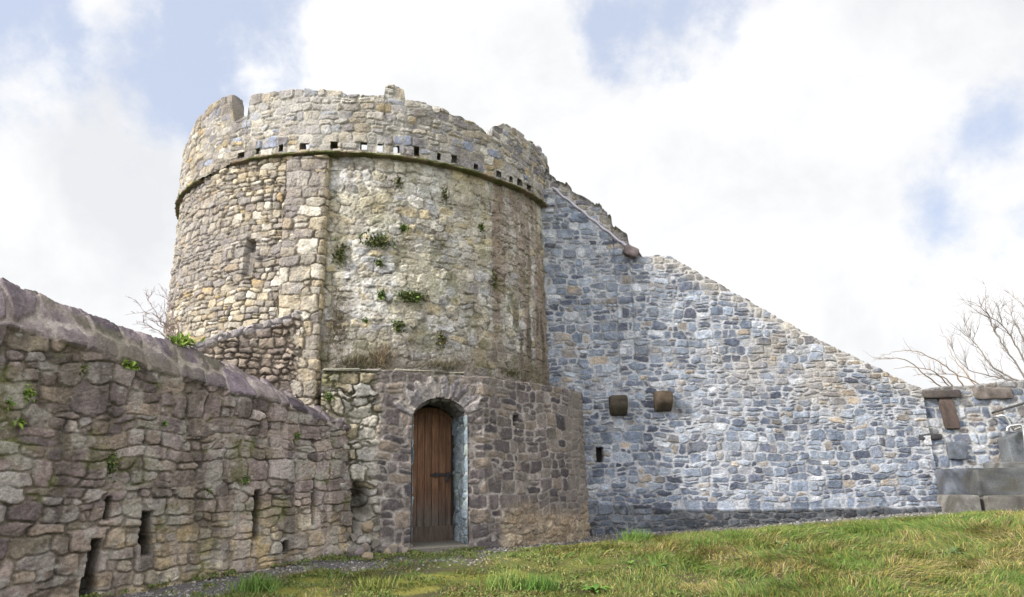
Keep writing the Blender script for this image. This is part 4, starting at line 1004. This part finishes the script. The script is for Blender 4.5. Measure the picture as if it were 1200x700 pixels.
def bare(name, label, cat, base_px, y, limbs, r0, rt, tlen, ntw, depth, col, seed, spread=.5, ground=None, trunk=True):
    r = np.random.RandomState(seed)
    base = at_y(*base_px, y)
    gzv = base[2] if ground is None else ground
    root = empty(name, (base[0], base[1], gzv), label, cat)
    if trunk:
        mb = MB(); mb.tube([np.array([base[0] + .1, base[1], gzv]), np.array([base[0] + .04, base[1], (gzv + base[2]) / 2]), base + [0, 0, .05]], [rt * 1.5, rt * 1.2, rt], 9, col)
        child(mb.build('trunk', M_BARK, smooth=True), root)
    mb = MB()
    for limb in limbs:
        dy = r.uniform(-spread, spread); m_ = len(limb)
        pts = [at_y(px, py, y + dy * i / max(1, m_ - 1)) for i, (px, py) in enumerate(limb)]
        pth = bezier(pts, 5); N_ = len(pth)
        pth = [p + r.normal(0, .012, 3) for p in pth]
        mb.tube(pth, [max(r0 * (1 - .85 * i / N_), .003) for i in range(N_)], 6, col, cap=False)
        twigs(mb, pth, r0 * .7, r, depth, col, tlen, ntw)
    child(mb.build('crown', M_BARK, smooth=True), root)
    return root
bare('bare_tree', 'leafless tree with pale trunk rising behind the lower wall at right edge', 'tree', (1204, 452), 18, [
    [(1204, 452), (1192, 428), (1176, 405), (1164, 385), (1158, 370), (1150, 358), (1146, 345)],
    [(1204, 452), (1200, 425), (1188, 400), (1178, 385), (1162, 372), (1152, 364)],
    [(1200, 450), (1176, 438), (1158, 424), (1144, 404), (1134, 392), (1128, 380)],
    [(1202, 452), (1185, 446), (1160, 440), (1130, 430), (1112, 402)],
    [(1204, 450), (1206, 420), (1198, 395), (1186, 372), (1184, 362)],
    [(1206, 450), (1215, 410), (1205, 380), (1200, 350)],
    [(1206, 452), (1230, 410), (1240, 370)]], .026, .11, .7, 15, 1, (.21, .185, .165), 7, .9, ground=.6)
bare('bare_shrub', 'arching leafless bramble canes over the end of the sloping wall', 'shrub', (1118, 462), 16.6, [
    [(1118, 462), (1106, 446), (1090, 434), (1065, 430), (1048, 432)],
    [(1135, 462), (1120, 440), (1100, 424), (1075, 412), (1050, 412), (1042, 414)],
    [(1112, 462), (1085, 440), (1060, 422), (1036, 420), (1026, 420)],
    [(1150, 460), (1132, 438), (1118, 420), (1110, 402)],
    [(1125, 460), (1105, 442), (1085, 438), (1070, 440)],
    [(1160, 460), (1140, 446), (1120, 440), (1098, 438)]], .018, .04, .40, 6, 1, (.24, .18, .12), 9, .6, ground=.5, trunk=False)
bare('bare_shrub', 'small leafless shrub growing on the boundary wall beside the tower', 'shrub', (210, 404), 10.2, [
    [(210, 404), (200, 394), (186, 381), (172, 370), (163, 354)], [(208, 402), (196, 388), (186, 372), (176, 355), (172, 345)], [(206, 402), (190, 392), (174, 382), (164, 378)],
    [(209, 402), (203, 388), (196, 372), (192, 352)], [(211, 402), (208, 385), (200, 365), (196, 350), (195, 340)], [(207, 400), (192, 380), (180, 368), (166, 366)]], .011, .02, .22, 9, 1, (.20, .15, .14), 10, .15, trunk=False)

# ------------------------------------------------------------------ loose stones
def rock_mesh(seed, col, sub=2):
    import bmesh
    bm = bmesh.new(); bmesh.ops.create_icosphere(bm, subdivisions=sub, radius=1)
    r = np.random.RandomState(seed); planes = r.normal(0, 1, (9, 3)); planes /= np.linalg.norm(planes, axis=1)[:, None]; dist = r.uniform(.42, .72, 9)
    for v in bm.verts:
        p = np.array(v.co)
        for n_, d_ in zip(planes, dist):
            e = p @ n_ - d_
            if e > 0: p = p - n_ * e * .9
        v.co = p + r.normal(0, .02, 3)
    me = bpy.data.meshes.new('rubble_stone'); bm.to_mesh(me); bm.free()
    at = me.color_attributes.new('stone_colour', 'FLOAT_COLOR', 'POINT')
    at.data.foreach_set('color', np.tile(np.array([*col, 1], np.float32), (len(me.vertices), 1)).ravel())
    return me
r = np.random.RandomState(15)
def gpt(px, py):                                               # ground under a pixel
    d = ray(px, py); t = 1.0
    for _ in range(60):
        p = CAM + d * t; t += (p[2] - float(gz(p[0], p[1]))) / max(.02, -d[2] + .04) * .6
        if t < 0 or t > 60: break
    return CAM + d * t
rocks = [rock_mesh(200 + i, cl_) for i, cl_ in enumerate([(.23, .19, .19), (.28, .24, .20), (.17, .15, .13), (.30, .24, .17)])]
base_c = np.array([-2.34, 10.80])
for i in range(46):
    a = r.uniform(-.38, .75); bq = abs(r.normal(0, .22)); sz = r.uniform(.045, .125)
    pr_ = base_c + FD * a + FN * (bq - .12); zq = float(gz(*pr_)) + sz * .35 + max(0, .55 - bq * 1.8 - abs(a - .0) * .6) * r.uniform(0, 1)
    o = link('rubble_stone', rocks[i % 4], None if rocks[i % 4].materials else M_ROCK, None, False)
    o.location = (pr_[0], pr_[1], zq); o.scale = (sz * r.uniform(.8, 1.4), sz * r.uniform(.8, 1.3), sz * r.uniform(.6, 1)); o.rotation_euler = tuple(r.uniform(0, 6, 3))
    tag(o, 'fallen grey brown stone in the rubble heap left of the doorway', 'stone', 'rubble heap in the corner')
for px, py, sz, colr, lab in [(412, 636, .13, (.62, .60, .58), 'white broken stone in front of the rubble heap'), (563, 641, .05, (.55, .5, .45), 'small pale stone beside the doorway corner'),
                              (432, 622, .17, (.26, .20, .13), 'brown squared block standing against the forebuilding left of the door'), (457, 618, .18, (.22, .155, .09), 'ochre brown block beside the door jamb foot')]:
    p = gpt(px, py); o = link('loose_stone', rock_mesh(int(px), colr), M_ROCK, None, False)
    o.location = (p[0], p[1], float(gz(p[0], p[1])) + sz * .45); o.scale = (sz * 1.1, sz * .7, sz * .8); o.rotation_euler = (.2, .5, px)
    tag(o, lab, 'stone')

# ------------------------------------------------------------------ gravel, grass, ground cover
r = np.random.RandomState(21)
def ico():
    t = (1 + 5 ** .5) / 2
    v = np.array([(-1, t, 0), (1, t, 0), (-1, -t, 0), (1, -t, 0), (0, -1, t), (0, 1, t), (0, -1, -t), (0, 1, -t), (t, 0, -1), (t, 0, 1), (-t, 0, -1), (-t, 0, 1)], float) / 1.9
    f = np.array([(0, 11, 5), (0, 5, 1), (0, 1, 7), (0, 7, 10), (0, 10, 11), (1, 5, 9), (5, 11, 4), (11, 10, 2), (10, 7, 6), (7, 1, 8), (3, 9, 4), (3, 4, 2), (3, 2, 6), (3, 6, 8), (3, 8, 9), (4, 9, 5), (2, 4, 11), (6, 2, 10), (8, 6, 7), (9, 8, 1)])
    return v, f
def outside(x, y):                                             # open ground: not inside a wall
    return (d_left(x, y) > .02) & (y < WY - .02) & ~((y > K[1] + (x - K[0]) * .364 - .02) & (x < K[0])) & ~((x >= K[0]) & (x < np.interp(y, RCURVE[:, 1], RCURVE[:, 0]) + .03) & (y > K[1]))
N0 = 60000; x = r.uniform(-6, 10, N0); y = r.uniform(6.2, 14.5, N0)
k = outside(x, y) & (r.rand(N0) < gravelness(x, y) ** 1.2 * (.35 + .65 * sst(.4, .6, fbm(x * 2, y * 2, 64, 3))))
x, y = x[k][:11000], y[k][:11000]; n_ = len(x)
iv, if_ = ico(); sz = r.lognormal(-4.35, .38, n_).clip(.006, .035)
V = iv[None] * (sz[:, None, None] * r.uniform(.6, 1.3, (n_, 1, 3))) * r.uniform(.85, 1.15, (n_, 12, 1))
th = r.uniform(0, 6.28, n_); ct, st_ = np.cos(th)[:, None], np.sin(th)[:, None]
V = np.stack([V[..., 0] * ct - V[..., 1] * st_, V[..., 0] * st_ + V[..., 1] * ct, V[..., 2] * .7], -1) + np.stack([x, y, gz(x, y) - .02 * gravelness(x, y) + sz * .2], -1)[:, None]
cg = np.array([(.16, .155, .16), (.22, .21, .205), (.11, .105, .11), (.27, .25, .22), (.18, .16, .14)])[r.randint(0, 5, n_)] * r.uniform(.7, 1.3, (n_, 1))
F = (if_[None] + 12 * np.arange(n_)[:, None, None]).reshape(-1, 3)
tag(link('gravel', np_mesh('gravel', V.reshape(-1, 3), [F], np.repeat(cg, 12, 0)), M_ROCK, None, False), 'grey gravel strewn along the foot of the walls', 'gravel', kind='stuff')

def meadow(N0, lo, hi, seed, hmul, test):
    r = np.random.RandomState(seed); x = r.uniform(lo[0], hi[0], N0); y = r.uniform(lo[1], hi[1], N0)
    k = outside(x, y) & (np.abs(x) < .95 * y + .8); x, y = x[k], y[k]
    g = gravelness(x, y); clump = fbm(x * 3.2, y * 3.2, 201, 3); den, hgt = test(x, y, g, clump)
    k = r.rand(len(x)) < den; x, y, clump, hgt = x[k], y[k], clump[k], hgt[k]; n_ = len(x)
    L = hgt * r.uniform(.5, 1.4, n_) * hmul
    cd = np.stack([fbm(x * 1.7 + 9, y * 1.7, 202, 2) - .5, fbm(x * 1.7, y * 1.7 + 30, 203, 2) - .5], 1) * 3.0
    d = np.concatenate([cd + r.normal(0, .45, (n_, 2)), np.ones((n_, 1)) * r.uniform(.5, 1.5, (n_, 1))], 1); d /= np.linalg.norm(d, axis=1)[:, None]
    b = np.stack([x, y, gz(x, y) - .012], 1)
    sd_ = np.cross(d, r.normal(0, 1, (n_, 3))); sd_ /= np.linalg.norm(sd_, axis=1)[:, None]; sd_ *= (.0029 * r.uniform(.6, 1.4, n_))[:, None] * (1 + .5 * sst(9, 13, y))[:, None]
    m1 = b + d * L[:, None] * .55; flop = np.stack([cd[:, 0] * .5, cd[:, 1] * .5, -np.ones(n_) * .45], 1)
    tip = b + d * L[:, None] + flop * L[:, None] * r.uniform(.2, .9, (n_, 1))
    tip[:, 2] = np.maximum(tip[:, 2], b[:, 2] + .015)
    V = np.stack([b - sd_, b + sd_, m1 + sd_ * .8, m1 - sd_ * .8, tip], 1).reshape(-1, 3)
    # kinds of grass: lush, olive, straw and dead brown, in patches
    lush = sst(-.08, .10, fbm(x * .75, y * .75, 204, 3) - .5 + .24 * sst(1.2, 2.2, x) * (1 - sst(3.2, 4.6, x)) * sst(10.4, 11.6, y) + .10 * (clump - .5))
    straw = sst(.44, .55, fbm(x * 1.5 + 4, y * 1.5, 205, 4) + .06 * sst(4.5, 8, x))
    u = r.rand(n_)
    pal = np.array([(.055, .105, .016), (.10, .155, .022), (.085, .088, .02), (.16, .145, .034), (.235, .19, .05), (.27, .215, .11), (.11, .08, .042)])
    w_l = np.array([.44, .32, .15, .05, .02, .01, .01]); w_o = np.array([.22, .20, .30, .12, .07, .03, .06]); w_s = np.array([.07, .08, .20, .16, .20, .13, .16])
    Wt = w_o[None] + (w_l - w_o)[None] * lush[:, None]; Wt = Wt + (w_s[None] - Wt) * (straw * (1 - .6 * lush))[:, None]
    pick = (np.cumsum(Wt, 1) / Wt.sum(1, keepdims=True) < u[:, None]).sum(1).clip(0, 6)
    cb = pal[pick] * r.uniform(.75, 1.3, (n_, 1))
    i = np.arange(n_)[:, None] * 5
    return V, [i + np.array([[0, 1, 2, 3]]), i + np.array([[3, 2, 4]])], np.repeat(cb, 5, 0)
def rule(x, y, g, clump):
    right = sst(-.2, 1.6, x + .25 * (y - 11))
    den = np.clip((1 - g) * (.6 + .4 * right) * (.35 + 1.3 * clump) , 0, 1) * np.where(right < .5, .9, 1)
    hgt = (.045 + .07 * right) * (.5 + 1.1 * sst(.35, .65, clump)) * (.45 + .55 * sst(.7, 2.2, np.minimum(d_fore(x, y), WY - y)))
    return den, hgt
Vs = [meadow(520000, (-6, 5.8), (11, 14.3), 31, 1.0, rule)]
print('blades', len(Vs[0][0]) // 5)
V, F, C = join_fc(Vs)
tag(link('grass', np_mesh('grass', V, F, C), M_LEAF, None, False), 'rough patchy grass in green olive and straw tones', 'grass', kind='stuff')
# moss and little leaves on the trodden ground and at the foot of the walls
r = np.random.RandomState(44); N0 = 190000; x = r.uniform(-6, 3, N0); y = r.uniform(6, 12.4, N0)
near = np.maximum(1 - sst(.03, .30, d_left(x, y)), 0) + .7 * sst(.48, .62, fbm(x * 2.4, y * 2.4, 301, 3))
near = np.maximum(near, (1 - sst(.05, .35, -(y - (K[1] + (x - K[0]) * .364)))) * (x < -.4) * .8)
k = outside(x, y) & (d_fore(x, y) > .7 - .8 * (x < -.5)) & (r.rand(N0) < near * .9 * sst(.38, .55, fbm(x * 3, y * 3, 302, 2))); x, y = x[k], y[k]; n_ = len(x)
v, f, c = leaves(n_, 1, (0, 0, 0), (0, 0, 0), .034, [(.06, .10, .018), (.08, .13, .024), (.11, .125, .03), (.085, .085, .028), (.14, .13, .04)], flat=1.0, rng=r, aspect=1.8)
hz = .012 + .05 * r.rand(n_) * (1 - sst(.1, .4, d_left(x, y)))
v = v + np.repeat(np.stack([x, y, gz(x, y) + hz * .6], 1), 4, 0)
tag(link('ground_cover', np_mesh('ground_cover', v, [f], c), M_LEAF, None, False), 'low moss and small leaved weeds on the trodden ground', 'ground cover', kind='stuff')
# grass tufts and broad-leaved docks that stand out
r = np.random.RandomState(50)
for px, py, h, n_, cols, lab in [(594, 690, .24, 300, [(.10, .17, .03), (.14, .21, .045), (.20, .23, .07)], 'pale green grass tuft at the bottom edge below the doorway corner'),
                                 (630, 692, .20, 260, [(.06, .13, .02), (.09, .17, .028)], 'dense dark green grass tuft right of the pale tuft'),
                                 (300, 692, .20, 420, [(.07, .13, .022), (.10, .17, .03)], 'green grass clump at the bottom edge beside the gravel'),
                                 (440, 690, .16, 260, [(.16, .17, .04), (.12, .15, .03)], 'yellowish grass clump at the bottom edge below the white stone'),
                                 (745, 636, .26, 420, [(.08, .15, .025), (.11, .19, .03)], 'tall lush grass clump near the foot of the blue grey wall')]:
    p = gpt(px, py); v, f, c = strands(n_, (0, 0, 0), (.30, .22, 0), h, .0045, cols, (0, 0, 1.5), r, .5)
    v = v + np.array([p[0], p[1], float(gz(p[0], p[1]))]); plant('grass_tuft', lab, 'grass tuft', (p[0], p[1], float(gz(p[0], p[1]))), [(v, f, c)])
def dock(px, py, size, nl, cols, lab):
    p = gpt(px, py); p[2] = float(gz(p[0], p[1])); V = []; F = []; C = []; b = 0
    for k in range(nl):
        a = k * 2.4 + r.uniform(-.3, .3); L = size * r.uniform(.7, 1.15); up = r.uniform(.45, 1.0); d = np.array([math.cos(a), math.sin(a), 0]); sd_ = np.array([-d[1], d[0], 0]); m_ = 7; pts = []
        for i in range(m_):
            t = i / (m_ - 1); w = L * .17 * math.sin(math.pi * min(1, t * .92 + .06)) ** .8
            c0 = p + d * L * t + np.array([0, 0, up * L * (t - .75 * t * t)])
            pts += [c0 - sd_ * w + [0, 0, w * .35], c0, c0 + sd_ * w + [0, 0, w * .35]]
        idx = np.arange(3 * m_).reshape(m_, 3) + b
        F.append(np.stack([idx[:-1, :-1], idx[:-1, 1:], idx[1:, 1:], idx[1:, :-1]], -1).reshape(-1, 4)); V.append(np.array(pts)); b += 3 * m_
        C.append(np.tile(np.array(cols[k % len(cols)]) * r.uniform(.8, 1.2), (3 * m_, 1)))
    o = link('dock_plant', np_mesh('dock_plant', np.concatenate(V) - p, [np.concatenate(F)], np.concatenate(C)), M_LEAF); o.location = p
    tag(o, lab, 'plant', 'broad leaved plants in the grass')
dock(768, 668, .20, 10, [(.05, .10, .02), (.075, .13, .028)], 'large broad leaved dock plant in the grass below the corbels')
dock(738, 662, .13, 7, [(.08, .14, .022), (.10, .16, .03)], 'smaller bright dock plant just left of the large dock')
dock(697, 694, .20, 8, [(.09, .17, .02), (.06, .13, .02)], 'green dock plant at the bottom edge right of the grass tufts')
dock(1112, 652, .24, 9, [(.05, .10, .035), (.08, .13, .04)], 'dark bluish dock plant in the grass towards the right')
dock(915, 640, .16, 7, [(.20, .24, .11), (.13, .18, .06)], 'pale dock plant in the middle of the grass slope')
dock(128, 690, .16, 9, [(.07, .13, .02), (.10, .17, .03)], 'green leafy weed at the foot of the boundary wall')
